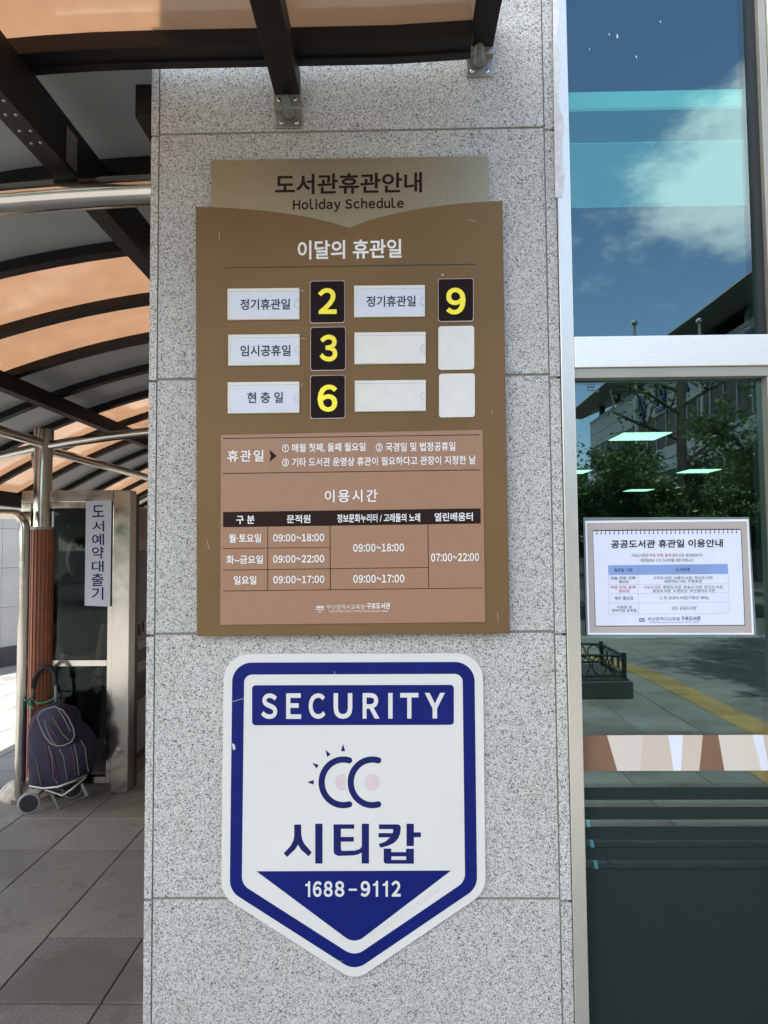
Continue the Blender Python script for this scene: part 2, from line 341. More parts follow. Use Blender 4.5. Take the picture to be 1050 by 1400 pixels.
def thing(name, loc, label, cat, group=None):
    o = bpy.data.objects.new(name, None); C.objects.link(o); o.location = loc; WORLD[o.name] = Vector(loc); o.empty_display_size = .1
    o['label'] = label; o['category'] = cat
    if group: o['group'] = group
    return o
def tag(o, label, cat, group=None):
    o['label'] = label; o['category'] = cat
    if group: o['group'] = group
    return o
def structure(o): o['kind'] = 'structure'; return o
def copyobj(o, parent=None):
    c = o.copy(); C.objects.link(c)
    if parent: c.parent = parent
    return c
def copytree(o, loc, rz=0, sc=1, label=None):
    r = copyobj(o); r.location = loc; r.rotation_euler.z = rz; r.scale = (sc,)*3
    if label: r['label'] = label
    for ch in o.children:
        c = copyobj(ch, r)
        for g in ch.children: copyobj(g, c)
    return r

# print on flat surfaces: polygons and lettering laid on a plane y = const
def wp(x, y, Y): return onY(x, y, Y)
def flat(name, polys, Y, th, material, parent, bevel=0, label=None):
    """polygons given in photo px lying on plane y=Y (front), th thick"""
    b = MB()
    for pg in polys:
        P = [wp(x, y, Y) for x, y in pg]
        ar = sum(P[i][0]*P[(i+1) % len(P)][2]-P[(i+1) % len(P)][0]*P[i][2] for i in range(len(P)))
        if ar < 0: P = P[::-1]
        n = len(P); Q = [p+np.array([0, th, 0]) for p in P]
        b.add(P+Q, [tuple(range(n)), tuple(range(2*n-1, n-1, -1))] + [(i, n+i, n+(i+1) % n, (i+1) % n) for i in range(n)])
    return b.build(name, material, parent, bevel=bevel, label=label)
_tc = {}
def glyphs(s, off):
    k = (s, off)
    if k in _tc: return _tc[k]
    if s == 'one': return [(.56, 0), (1, 0), (1, 1), (.66, 1), (.50, .87), (0, .80), (0, .68), (.56, .70)], [(0, 1, 2, 3, 4, 5, 6, 7)]   # a plain 1 without foot
    c = bpy.data.curves.new('tmp', 'FONT'); c.body = s; c.offset = off; c.resolution_u = 4
    o = bpy.data.objects.new('tmp', c); me = bpy.data.meshes.new_from_object(o)
    v = [tuple(x.co) for x in me.vertices]; f = [tuple(p.vertices) for p in me.polygons]
    bpy.data.objects.remove(o); bpy.data.curves.remove(c); bpy.data.meshes.remove(me)
    _tc[k] = (v, f); return _tc[k]
def compose(s, off, gap=.105):
    V_ = []; F_ = []; cur = 0
    for ch in s:
        if ch == ' ': cur += .26; continue
        v, f = glyphs(chr(ord(ch)+0xFEE0) if 33 <= ord(ch) <= 126 else ch, off)
        if ch == '~': v = [(q[0]*.6, q[1]) for q in v]
        x0 = min(q[0] for q in v); x1 = max(q[0] for q in v); n = len(V_)
        g = gap*.8 if ch in ':.-' else gap
        V_ += [(q[0]-x0+cur, q[1]) for q in v]; F_ += [tuple(n+i for i in q) for q in f]; cur += x1-x0+g
    return V_, F_
def text(s, quad, Y, material, parent, off=0.0, name='lettering', spans=None, flipmap=None):
    """quad: px corners (tl, tr, br, bl) or (x0, x1, ytop, ybot, dy at the right end)"""
    if len(quad) == 5:
        x0, x1, a, b_, dy = quad; quad = ((x0, a), (x1, a+dy), (x1, b_+dy), (x0, b_))
    tl, tr, br, bl = [wp(x, y, Y) for x, y in quad]
    b = MB()
    items = [(s, 0., 1.)] if not spans else [(ch, (u0-quad[0][0])/(quad[1][0]-quad[0][0]), (u1-quad[0][0])/(quad[1][0]-quad[0][0])) for ch, u0, u1 in spans]
    for ch, u0, u1 in items:
        v, f = compose(ch, off) if (not spans and all(ord(c) < 127 for c in ch)) else glyphs(ch, off)
        if not v: continue
        xs = [q[0] for q in v]; ys = [q[1] for q in v]; mx_, Mx_, my_, My_ = min(xs), max(xs), min(ys), max(ys)
        P = []
        for q in v:
            u = u0+(u1-u0)*(q[0]-mx_)/max(1e-6, Mx_-mx_); w = (q[1]-my_)/max(1e-6, My_-my_)
            P.append((bl*(1-u)+br*u)*(1-w) + (tl*(1-u)+tr*u)*w)
        b.add(P, f)
    return b.build(name, material, parent)
FW = {ord(c): ord(c)+0xFEE0 for c in '0123456789ABCDEFGHIJKLMNOPQRSTUVWXYZ'}
def rect(x0, y0, x1, y1, dy=0): return [(x0, y0), (x1, y0+dy), (x1, y1+dy), (x0, y1)]
def rnd(pts, radii, n=6):
    out_ = []
    k = len(pts)
    for i in range(k):
        p = np.array(pts[i], float); a = np.array(pts[i-1], float); c = np.array(pts[(i+1) % k], float); r = radii if not hasattr(radii, '__len__') else radii[i]
        if r <= 0: out_.append(tuple(p)); continue
        u = (a-p)/np.linalg.norm(a-p); w = (c-p)/np.linalg.norm(c-p); ang = math.acos(np.clip(u@w, -1, 1)); d = r/math.tan(ang/2)
        s0 = p+u*d; s1 = p+w*d; cc = p+(u+w)/np.linalg.norm(u+w)*r/math.sin(ang/2)
        a0 = math.atan2(*(s0-cc)[::-1]); a1 = math.atan2(*(s1-cc)[::-1]); da = (a1-a0+math.pi) % (2*math.pi)-math.pi
        for j in range(n+1): t = a0+da*j/n; out_.append((cc[0]+r*math.cos(t), cc[1]+r*math.sin(t)))
    return out_
def inset(pts, d):
    k = len(pts); ar = sum(pts[i][0]*pts[(i+1) % k][1]-pts[(i+1) % k][0]*pts[i][1] for i in range(k)); sg = 1 if ar > 0 else -1
    L = []
    for i in range(k):
        a = np.array(pts[i], float); b = np.array(pts[(i+1) % k], float); t = (b-a)/np.linalg.norm(b-a); nrm = np.array([-t[1], t[0]])*sg
        L.append((a+nrm*d, t))
    o = []
    for i in range(k):
        p, t = L[i-1]; q, w = L[i]; A = np.array([[t[0], -w[0]], [t[1], -w[1]]]); x = np.linalg.solve(A, q-p); o.append(tuple(p+t*x[0]))
    return o

# ================================================================== SETTING: ground and pavement
structure(MB().box(-400, 400, -400, 400, -.5, -.045).build('ground', M['ground']))
road = structure(MB().box(-60, 60, -22, -9.6, -.044, -.10+.02-.0).build('road', M['asphalt'])) if False else structure(MB().add(
    [(-60, -22, -.04), (60, -22, -.04), (60, -9.75, -.04), (-60, -9.75, -.04)], [(0, 1, 2, 3)]).build('road', M['asphalt']))
T = .39
pave = structure(MB().box(-12, 30, -9.6, 16, -.044, -.02).build('pavement', M['sealant']))
def tile_mesh(name, sx, sy, m):
    g = .0025; e = .004; b = MB(); x0, x1, y0, y1 = -sx/2+g, sx/2-g, -sy/2+g, sy/2-g
    b.add([(x0, y0, -.02), (x1, y0, -.02), (x1, y1, -.02), (x0, y1, -.02), (x0, y0, -e*.6), (x1, y0, -e*.6), (x1, y1, -e*.6), (x0, y1, -e*.6),
           (x0+e, y0+e, 0), (x1-e, y0+e, 0), (x1-e, y1-e, 0), (x0+e, y1-e, 0)],
          [(0,1,5,4),(1,2,6,5),(2,3,7,6),(3,0,4,7),(4,5,9,8),(5,6,10,9),(6,7,11,10),(7,4,8,11),(8,9,10,11)])
    return b.mesh(name, m)
tmb = tile_mesh('paving_tile', T, T, M['tile_brown']); tml = tile_mesh('paving_tile', T, T, M['tile_light']); tmp_ = tile_mesh('paving_tile', .5, .5, M['tile_light'])
rest = MB(); rest_l = MB()
ntile = 0
def place_tile(me, x, y):
    o = bpy.data.objects.new('paving_tile', me); C.objects.link(o); o.parent = pave
    o.location = (x, y, random.uniform(-.0008, .0008)); o.rotation_euler = (random.gauss(0, .0012), random.gauss(0, .0012), 0)
def add_rest(b, x, y, s):
    g = .0025; b.add([(x-s/2+g, y-s/2+g, 0), (x+s/2-g, y-s/2+g, 0), (x+s/2-g, y+s/2-g, 0), (x-s/2+g, y+s/2-g, 0)], [(0, 1, 2, 3)])
# grid lines at x = -1.80 + k*T, y = 1.09 + k*T
cands = []
for i in range(-14, 4):
    for j in range(-5, 30):
        cx, cy = -1.80+(i+.5)*T, 1.09+(j+.5)*T
        if cx > -.62+T/2 or (cy < 0): continue
        d = math.hypot(cx, cy+1.66); vis = abs(cx)/(cy+1.66) < .60 and cy > .3
        cands.append((0 if vis else 1, d, cx, cy))
cands.sort()
for q, d, cx, cy in cands:
    light = cx < -2.60
    if q == 0 and ntile < 190: place_tile(tml if light else tmb, cx, cy); ntile += 1
    else: add_rest(rest_l if light else rest, cx, cy, T)
# plaza in front of the library (seen in the window): half-metre pavers
cands = []
for i in range(-16, 40):
    for j in range(0, 20):
        cx, cy = .02+(i+.5)*.5, .40-.4-(j+.5)*.5
        v = cx/(1.66-cy+.06); vis = .26 < v < .62 and cy < -2
        cands.append((0 if vis else 1, math.hypot(cx, cy), cx, cy))
cands.sort(); k2 = 0
for q, d, cx, cy in cands:
    if cy < -9.6: continue
    if q == 0 and k2 < 105: place_tile(tmp_, cx, cy); k2 += 1
    else: add_rest(rest_l, cx, cy, .5)
for b, m in ((rest, 'tile_brown'), (rest_l, 'tile_light')):
    o = b.build('far_paving_tiles', M[m], pave); o['kind'] = 'stuff'
kerb = structure(MB().box(-12, 30, -9.75, -9.60, -.045, .0).build('kerb', M['concrete'], bevel=.01))

# yellow tactile paving (its tiles stand 6 mm proud)
def tactile(dots):
    b = MB(); b.box(-.148, .148, -.148, .148, -.02, .004)
    if dots:
        for i in range(6):
            for j in range(6):
                x, y = -.125+.05*i, -.125+.05*j
                vs = [(x+.014*math.cos(a), y+.014*math.sin(a), .004) for a in np.linspace(0, 2*math.pi, 9)[:-1]] + [(x+.009*math.cos(a), y+.009*math.sin(a), .010) for a in np.linspace(0, 2*math.pi, 9)[:-1]]
                b.add(vs, [(k, (k+1) % 8, 8+(k+1) % 8, 8+k) for k in range(8)]+[tuple(range(8, 16))])
    else:
        for i in range(4):
            x = -.1125+.075*i
            b.add([(x-.016, -.14, .004), (x+.016, -.14, .004), (x+.016, .14, .004), (x-.016, .14, .004), (x-.009, -.13, .010), (x+.009, -.13, .010), (x+.009, .13, .010), (x-.009, .13, .010)],
                  [(4,5,6,7),(0,1,5,4),(1,2,6,5),(2,3,7,6),(3,0,4,7)])
    return b.mesh('tactile_tile', M['yellow_tile'])
tline = structure(MB().box(2.88, 3.16, -6.2, -3.2, -.019, -.0185+.0035).build('tactile_path', M['sealant']))
tbar, tdot = tactile(False), tactile(True)
def tact(me, x, y, rz=0):
    o = bpy.data.objects.new('tactile_tile', me); C.objects.link(o); o.parent = tline; o.location = (x, y, .0015); o.rotation_euler.z = rz
y = -3.12
while y > -6.3: tact(tbar, 3.02 - .02*(y+3.1)*0, y); y -= .3
px_, py_, a = 3.02, y+.3-.0, 0
for k in range(14):
    a = min(.55, a+.07); px_ -= .3*math.sin(a); py_ -= .3*math.cos(a); tact(tbar, px_, py_, -a)
for k in range(14): tact(tdot, 2.52+.3*k, -2.82)
for k in range(14): tact(tbar, 2.52+.3*k, -2.52, math.pi/2)

# ================================================================== the library building
lib = thing('library_building', (5, 9, 0), 'library building wall with tall green-tinted window right of the granite pillar', 'building')
MB().box(-.62, 12, .95, 18.2, 3.25, 7.9).build('upper_wall', M['wall'], lib)
MB().box(-.62, 12, .06, .948, 3.25, 7.9).build('front_wall', M['wall'], lib)
MB().box(-.62, -.42, 1.0, 18, -.02, 3.24).build('side_wall', M['wall'], lib)
MB().box(1.9, 12, .02, .30, -.02, 3.24).build('front_wall', M['white_stone'], lib)
room = lib
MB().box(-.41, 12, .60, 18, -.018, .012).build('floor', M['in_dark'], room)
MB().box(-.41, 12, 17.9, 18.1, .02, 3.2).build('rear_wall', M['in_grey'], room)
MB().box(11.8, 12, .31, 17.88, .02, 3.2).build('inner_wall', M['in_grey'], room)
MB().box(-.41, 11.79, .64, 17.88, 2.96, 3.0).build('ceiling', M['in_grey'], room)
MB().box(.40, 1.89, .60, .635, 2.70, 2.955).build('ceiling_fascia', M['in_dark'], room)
MB().box(.40, 1.89, .232, .60, 2.70, 2.72).build('glowing_soffit', mat('self_lit_soffit', (.7, .75, .75), .7, emit=(.6, .85, 1), estr=.085), room)  # soffit board given its own glow, not a lamp
MB().box(.40, 1.89, .085, .230, 2.703, 2.72).build('window_soffit', mat('faint_glow_soffit', (.5, .56, .58), .7, emit=(.6, .85, 1), estr=.03), room)  # faint glow added to the soffit's own colour
MB().box(.40, 1.89, .100, .590, 2.78, 3.24).build('dark_filler', mat('matt_black_filler', (.004, .004, .004), 1, spec=0.), room)  # black filler added so the space above the soffit stays dark
MB().box(.40, 1.89, .072, .083, 2.70, 2.745).build('glowing_strip', M['strip_glow'], room)  # strip at the window head made to glow, added to brighten the soffit
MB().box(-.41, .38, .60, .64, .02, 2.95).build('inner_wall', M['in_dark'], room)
# -------- granite pillar
pil = thing('granite_pillar', (-.1, .3, 0), 'speckled grey granite clad pillar carrying the two signs', 'pillar')
MB().box(-.598, .405, .004, .94, -.02, 3.24).build('core', M['sealant'], pil)
ZJ = [-.02, .072, .704, 1.338, 1.972, 2.606, 3.24]
G = .003
for a, b in zip(ZJ[:-1], ZJ[1:]):
    MB().box(-.5945, .3830, 0, .03, a+G, b-G).build('granite_slab', M['granite'], pil, bevel=.0012)
    MB().box(-.6165, -.5975, -.0005, .94, a+G-.004, b-G-.004).build('granite_edge_slab', M['granite'], pil, bevel=.0012)
    MB().box(.3865, .4125, .0012, .034, a+G-.007, b-G-.007).build('granite_edge_slab', M['granite'], pil, bevel=.0012)
# weathered cement smears in a joint
# -------- window wall
win = thing('window_wall', (.7, .03, 0), 'green-tinted window in brushed metal frame right of the pillar, mirroring plaza and sky', 'window')
MB().box(.4135, .4470, -.004, .06, -.02, 3.24).build('mullion', M['brushed'], win, bevel=.002)
MB().box(.4475, .953, -.003, .06, 1.988, 2.066).build('transom', M['brushed_h'], win, bevel=.002)
MB().box(.9535, 1.06, -.006, .06, -.02, 3.24).build('mullion', M['brushed_h'], win, bevel=.002)
MB().box(1.0605, 1.89, -.003, .06, 1.988, 2.066).build('transom', M['brushed_h'], win)
MB().box(.935, .9525, .004, .058, 2.0665, 3.24).build('window_frame', M['beige_alu'], win, bevel=.001)
MB().box(.915, .9345, .020, .056, 2.0665, 3.24).build('gasket', M['gasket'], win)
MB().box(.9225, .9525, .004, .058, -.02, 1.9625).build('window_frame', M['beige_alu'], win, bevel=.001)
MB().box(.4475, .9525, .003, .058, 1.963, 1.9875).build('window_frame', M['beige_alu'], win, bevel=.001)
MB().box(.4475, .9345, .030, .044, 2.0665, 3.24).build('window_pane', M['glass'], win)
MB().box(.4475, .9220, .030, .044, -.02, 1.9625).build('window_pane', M['glass'], win)
MB().box(1.0605, 1.89, .030, .044, 2.0665, 3.24).build('window_pane', M['glass'], win)
MB().box(1.0605, 1.89, .030, .044, -.02, 1.9875).build('window_pane', M['glass'], win)
# frosted film stripes on the lower pane
YG = .0285
def wz(py, x=900): return wp(x, py, YG)[2]
for a, b in ((1077, 1093.5), (1104, 1120.5), (1131, 1148), (1159, 1176)):
    MB().box(.4480, .9215, YG, YG+.001, wz(b), wz(a)).build('film_stripe', M['film'], win)
MB().box(.4480, .9215, YG, YG+.001, -.018, wz(1188)).build('film_sheet', M['film'], win)
# decal band
tops = [(780, 780, None), (829.8, 844, 'd_brown'), (879, 875, 'd_cream'), (913.5, 921, 'd_beige'), (934, 931, 'd_white'), (961, 956, 'd_beige'), (982, 990.5, 'd_brown'), (1029, 1041, 'd_cream'), (1043, 1052, 'd_white'), (1062, 1070, 'd_beige')]
XR = .9212
zt, zb = wz(1005.2), wz(1053.8)
for (t0, b0, _), (t1, b1, c) in zip(tops[:-1], tops[1:]):
    f = lambda px, z: min(XR, max(.4482, float(onY(px, 1005.2 if z == zt else 1053.8, YG)[0])))
    P = [(f(b0, zb), zb), (f(b1, zb), zb), (f(t1, zt), zt), (f(t0, zt), zt)]
    if P[1][0]-P[0][0] < .0005 and P[2][0]-P[3][0] < .0005: continue
    MB().prism([(x, YG+.001, z) for x, z in P][::-1], (0, -.001, 0)).build('band_piece', M[c], win)
# flaking protective film on the mullion
random.seed(3)
xa = []
for k in range(26):
    py = -5+k*11; w = 8.5+1.6*math.sin(k*.9)+random.uniform(-1, 1)+(3 if k > 14 else -1)
    xa.append((755.5+py*.013+w, py))
pg = [(755.5+py*.013, py) for _, py in xa[::-1]]
flat('peeling_film', [[(x, y) for x, y in xa]+pg], -.0052, .0006, M['residue'], win)
tagm = flat('maker_mark', [rect(802.5, 529, 813.5, 530.2), rect(803, 533, 806, 534), rect(807.5, 533, 813, 534.2)], .0295, .0004, M['inkblack'], win)
text('GLASS', (803, 813, 524.5, 528, 0), .0295, M['inkblack'], win)
for x, y, w in ((844, 50, 1.1), (833, 47, .6), (870, 78, .7), (806, 67, .5), (903, 30, .6), (960, 184, .5), (945, 268, .6), (987, 232, .5)):
    flat('dried_drop', [[(x-w, y-2.6*w), (x+w*.4, y-3*w), (x+w, y+1.5*w), (x, y+2.6*w), (x-w*.8, y+w)]], .0294, .0003, M['residue'], win)
# -------- interior ceiling lights seen through the glass
def panel_light(x, y, lab):
    t = thing('ceiling_light', (x, y, 2.95), lab, 'ceiling light', 'ceiling lights inside the library')
    MB().box(x-.33, x+.33, y-.33, y+.33, 2.944, 2.959).build('frame', M['in_white'], t)
    MB().box(x-.30, x+.30, y-.30, y+.30, 2.938, 2.9435).build('diffuser', M['lamp'], t)
    return t
def lp(cx_, cy_): p = onZ(cx_, cy_, 2.94); return float(p[0]), float(p[1])
for (cx_, cy_, lab) in ((874, 597, 'largest bright ceiling light panel, seen in front of the mirrored office building'), (955, 644.3, 'bright ceiling light panel low right, in front of the mirrored right-hand windows'),
                        (781, 645.5, 'ceiling light panel cut off by the metal mullion'), (873, 670.5, 'thin dim ceiling light panel below the largest one'), (811, 687, 'smallest farthest ceiling light panel near the mullion')):
    x, y = lp(cx_, cy_); panel_light(x, y, lab)
o = MB().tube([wp(802, 1112, .10), wp(816.5, 1192, .10)], .0042, 8).build('blue_strip', M['blue_strip'])
tag(o, 'pale blue slanted strip behind the frosted stripes beside the mullion', 'strip')

# ================================================================== holiday schedule sign
hs = thing('holiday_schedule_sign', (-.1, 0, 1.3), 'brown board with library holiday schedule, number cards and opening hours on the pillar', 'sign')
YH, YB = -.012, -.024
hp = [(288.5, 219), (665, 213), (667.5, 216), (668, 320), (289, 320)]
flat('header_plate', [rnd(hp, [0, 0, 0, 0, 0])], YH, .005, M['gold'], hs, bevel=.0006)
text('도서관휴관안내', (376, 577, 238.5, 266.5, -3.5), YH-.0004, M['ink'], hs, .022)
text('Holiday Schedule', (400.5, 552, 272.5, 290.5, -2.5), YH-.0004, M['ink'], hs, .030)
top = []
def bez(p0, p1, p2, p3, n=14):
    return [tuple((1-t)**3*np.array(p0)+3*(1-t)**2*t*np.array(p1)+3*(1-t)*t*t*np.array(p2)+t**3*np.array(p3)) for t in np.linspace(0, 1, n)]
brd = bez((267.5, 282.5), (350, 284), (425, 293), (477.5, 311.5))+bez((477.5, 311.5), (520, 292), (600, 277), (687, 274.5))[1:]+[(697, 866), (269, 869.5)]
flat('board', [brd], YB, .008, M['board'], hs, bevel=.0010)
flat('spacer', [rect(290, 330, 670, 850)], YB+.009, .0145, M['board'], hs)
yb = YB-.0004
for a_ in ([(299, 318), (300.2, 328), (300.7, 328), (299.8, 318)], [(410.5, 396.5), (416, 397.5), (416, 398.2), (410.5, 397.4)], [(412, 462), (417.5, 463), (417.5, 463.6), (412, 462.8)], [(603, 375), (606, 374), (607, 376.4), (604, 377)],
           [(411, 528), (414, 524), (414.6, 524.4), (411.6, 528.4)], [(680, 838), (680.8, 850), (681.2, 850), (680.6, 838)], [(640, 300), (651, 303), (651, 303.4), (640, 300.5)], [(283, 740), (286, 752), (286.4, 752), (283.5, 740)], [(672, 560), (674, 566), (674.4, 566), (672.6, 560)]):
    flat('scratch', [a_], yb, .0002, M['card_edge'], hs)
text('이달의 휴관일', (407, 549, 329, 355, -2.5), yb, M['white_ink'], hs, .020)
flat('rule', [[(305, 365.6), (651, 360.6), (651, 361.9), (305, 366.9)]], yb, .0002, M['inkblack'], hs)
lab = {0: 'name holder reading 정기휴관일 in the left column', 1: 'name holder reading 임시공휴일', 2: 'name holder reading 현충일', 3: 'name holder reading 정기휴관일 in the right column', 4: 'empty name holder, upper of two', 5: 'empty name holder, lower of two'}
H = [(311, 394.5, 409.2, 437.5), (312, 457.5, 409.6, 500), (311.2, 522.5, 409.2, 565.5), (484, 390.5, 581, 433.8), (484.6, 454.5, 582, 498), (485, 520.2, 582.2, 563)]
HT = {0: ('정기휴관일', 328.3, 396.6, 408.8, 423.8), 1: ('임시공휴일', 328.7, 397.4, 472, 487.3), 2: ('현 충 일', 338, 387, 536.2, 551.4), 3: ('정기휴관일', 501, 568.4, 404.6, 419.6)}
for k, (x0, y0, x1, y1) in enumerate(H):
    h = flat('name_holder', [rect(x0, y0, x1, y1, -1)], -.0285, .0040, M['card_white'], hs, bevel=.0006, label=lab[k])
    # raised rim on three sides with the thumb notch at the right
    b = flat('holder_rim', [rect(x0+.8, y0+1, x1-1, y0+4.2, -1), rect(x0+.8, y1-2.4, x1-1, y1-.8, -1), rect(x0+.8, y0+4.2, x0+2.6, y1-2.4)], -.0298, .0015, M['card_white'], h, bevel=.0003)
    if k in HT:
        flat('paper_insert', [rect(x0+4.5, y0+5.2, x1-1.6, y1-3.5, -1)], -.0290, .0004, M['card_paper'], h)
        s, a, b_, c, d = HT[k]; text(s, (a, b_, c, d, -.6), -.0294, M['inkblack'], h, .019)
    arc = [(x1-1.2+6*math.cos(t), (y0+y1)/2+6*math.sin(t)) for t in np.linspace(math.pi/2, 3*math.pi/2, 9)]
    arc2 = [(x1-1.2+5.2*math.cos(t), (y0+y1)/2+5.2*math.sin(t)) for t in np.linspace(3*math.pi/2, math.pi/2, 9)]
    flat('thumb_notch', [arc+arc2], -.0296, .0004, M['card_edge'], h)
Nn = [(423.6, 384, 471.6, 442.3, '2', 434.7, 460.3, 393.8, 429.2), (424.2, 447.3, 472.8, 507.3, '3', 437, 461.2, 457.5, 494.3), (424, 513.2, 472.2, 573, '6', 434.2, 461.2, 525.8, 563),
      (598.8, 381, 647.6, 440.2, '9', 610, 636.6, 393.2, 430), (599.3, 446, 648.4, 505.8, None), (600.2, 511, 649.3, 570.8, None)]
for k, q in enumerate(Nn):
    x0, y0, x1, y1, s = q[:5]
    pgn = rnd(rect(x0, y0, x1, y1, -.8), 4)
    lb = 'dark number card with yellow %s' % s if s else ('blank white number card, upper' if k == 4 else 'blank white number card, lower')
    n_ = flat('number_card', [pgn], -.0270, .0026, M['card_edge'] if s else M['card_white'], hs, bevel=.0004, label=lb)
    if s:
        flat('card_face', [rnd(rect(x0+.8, y0+.8, x1-.8, y1-1.2, -.8), 3.5)], -.0274, .0003, M['card_dark'], n_)
        text(s.translate(FW), (q[5], q[6], q[7], q[8], 0), -.0278, M['yellow'], n_, .032)
# info panel
inf = flat('info_panel', [[(301.8, 594.6), (660, 587.6), (663.6, 850.6), (301, 854.4)]], -.0268, .0026, M['info'], hs, bevel=.0004)
yi = -.0271
def itx(s, x0, x1, a, b, dy, off=.016, m='white_ink', sp=None): return text(s, (x0, x1, a, b, dy), yi, M[m], inf, off, spans=sp)
rules = [[(305, 599), (655.5, 593.9), (655.5, 594.9), (305, 600)], [(305, 646.9), (656.5, 641.9), (656.5, 642.9), (305, 647.9)],
         [(305, 749.3), (451.5, 748.2), (451.5, 749), (305, 750.2)], [(305, 779), (585.2, 775.3), (585.2, 776.2), (305, 779.9)], [(305, 807.6), (659.6, 803.3), (659.6, 804.2), (305, 808.5)],
         [(365.6, 720), (366.5, 720), (366.5, 807.5), (365.6, 807.5)], [(450.7, 718.8), (451.7, 718.8), (452.2, 806.5), (451.2, 806.5)], [(584.5, 716.8), (585.4, 716.8), (586.6, 804.6), (585.7, 804.6)]]
flat('table_rule', rules, yi, .0002, M['ink'], inf)
flat('table_head', [[(305, 700), (657, 695), (657.4, 715.8), (305, 720.8)]], yi, .0002, M['ink'], inf)
flat('arrow_mark', [[(368.4, 615), (378.4, 623.2), (368.4, 631.6), (370.2, 623.2)]], yi, .0002, M['ink'], inf)
yi = -.0274
itx('휴관일', 311, 360.4, 615.8, 631.4, -.6, .01, sp=[('휴', 311, 325.8), ('관', 328.6, 343.4), ('일', 346.8, 360.4)])
itx('① 매월 첫째, 둘째 월요일', 385.6, 499.8, 606.8, 619.2, -2)
itx('② 국경일 및 법정공휴일', 513.8, 622.6, 605.4, 617.8, -1.6)
itx('③ 기타 도서관 운영상 휴관이 필요하다고 관장이 지정한 날', 385.6, 650.5, 626.2, 638.2, -3.6)
itx('이용시간', 444, 516, 670, 687, -1.2, .012, sp=[('이', 444, 457.4), ('용', 462, 478), ('시', 481.5, 495.5), ('간', 501, 516)])
itx('구 분', 323, 348, 705, 716.6, -.3); itx('문적원', 392, 424.4, 704, 715.4, -.4)
itx('정보문화누리터 / 고래들의 노래', 461, 574.3, 703, 714.6, -1.4, .016); itx('열린배움터', 594, 646.4, 701.2, 712.8, -.8)
itx('월·토요일', 313, 357, 730, 742, -.4); itx('화~금요일', 309.6, 359.6, 759.4, 771.2, -.4); itx('일요일', 319.6, 350.6, 787.4, 799.2, -.3)
for s, x0, x1, a, b in (('09:00~18:00', 373.4, 443.2, 730.2, 740.6), ('09:00~22:00', 373.4, 443.2, 759.2, 769.6), ('09:00~17:00', 373.6, 443.4, 787.4, 797.8), ('09:00~18:00', 482.8, 552.4, 743.6, 754.6), ('09:00~17:00', 483, 552.8, 786, 797), ('07:00~22:00', 589.4, 654.8, 756.8, 767.8)):
    itx(s, x0, x1, a, b, -.7, .022)
itx('부산광역시교육청', 446.5, 498.3, 826.6, 833.2, -.3, -.004); itx('구포도서관', 501, 533.5, 824.2, 832.8, -.3, .02)
itx('BUSAN METROPOLITAN CITY OFFICE OF EDUCATION GUPO LIBRARY', 450, 531, 834.6, 837.2, -.4, 0)
flat('library_logo', [rect(431, 833, 444, 833.8), rect(432.6, 828.2, 434, 831.8), rect(434.8, 828.2, 437.2, 831.8), rect(438.2, 828.2, 440.6, 831.8), rect(441.4, 828.2, 442.8, 831.8)], yi, .0002, M['white_ink'], inf)
itx('GPL', 434.8, 440.8, 835.4, 837.8, 0, 0)

# ================================================================== security sign
sec = thing('security_sign', (-.1, 0, .9), 'white and blue shield-shaped SECURITY sign below the holiday board', 'sign')
base = [(306, 894.2), (660.3, 893), (664.2, 1220), (485.2, 1341.6), (302.2, 1224.6)]
flat('shield_plate', [rnd(base, [36, 36, 36, 30, 36], 10)], -.0060, .006, M['shield'], sec, bevel=.0008)
ys = -.0063
def ring(o_, i_): # outer loop and inner loop as strips
    n = len(o_); return [[o_[k], o_[(k+1) % n], i_[(k+1) % n], i_[k]] for k in range(n)]
ro = rnd(inset(base, 11.8), [27, 27, 27, 26, 27], 10); ri = rnd(inset(base, 28.2), [11, 11, 20, 22, 20], 10)
b = MB()
for q in ring(ro, ri): b.add([wp(x, y, ys) for x, y in q], [(3, 2, 1, 0)])
b.build('blue_border', M['blue'], sec)
flat('blue_band', [rnd(rect(344.6, 936.9, 620.5, 991.6, -.6), 5)], ys, .0002, M['blue'], sec)
sp = [('S', 180, 240), ('E', 273, 328), ('C', 356, 418), ('U', 448, 517), ('R', 555, 617), ('I', 649, 665), ('T', 693, 760), ('Y', 783, 857)]
text('SECURITY', (356.9, 608.3, 948, 983, -.8), ys-.0003, M['shield'], sec, .032, spans=[('ㅣ' if c == 'I' else c.translate(FW), 290+a*.3714, 290+b_*.3714) for c, a, b_ in sp])
lg = lambda x, y: (410+x/7.5, 1000+y/7.5)
def cshape(cx):
    A = np.linspace(R(74.3), R(360-74.3), 40); o_ = []; i_ = []
    for a in A:
        c = np.array([cx+222*math.cos(a), 522-234*math.sin(a)]); n_ = np.array([math.cos(a)/222, -math.sin(a)/234]); n_ /= np.linalg.norm(n_)
        o_.append(c+n_*32); i_.append(c-n_*32)
    e1 = np.array([cx+222*math.cos(A[-1]), 522-234*math.sin(A[-1])]); e0 = np.array([cx+222*math.cos(A[0]), 522-234*math.sin(A[0])])
    polys = [[tuple(o_[k]), tuple(o_[k+1]), tuple(i_[k+1]), tuple(i_[k])] for k in range(39)]
    return polys, (e0, e1)
b = MB()
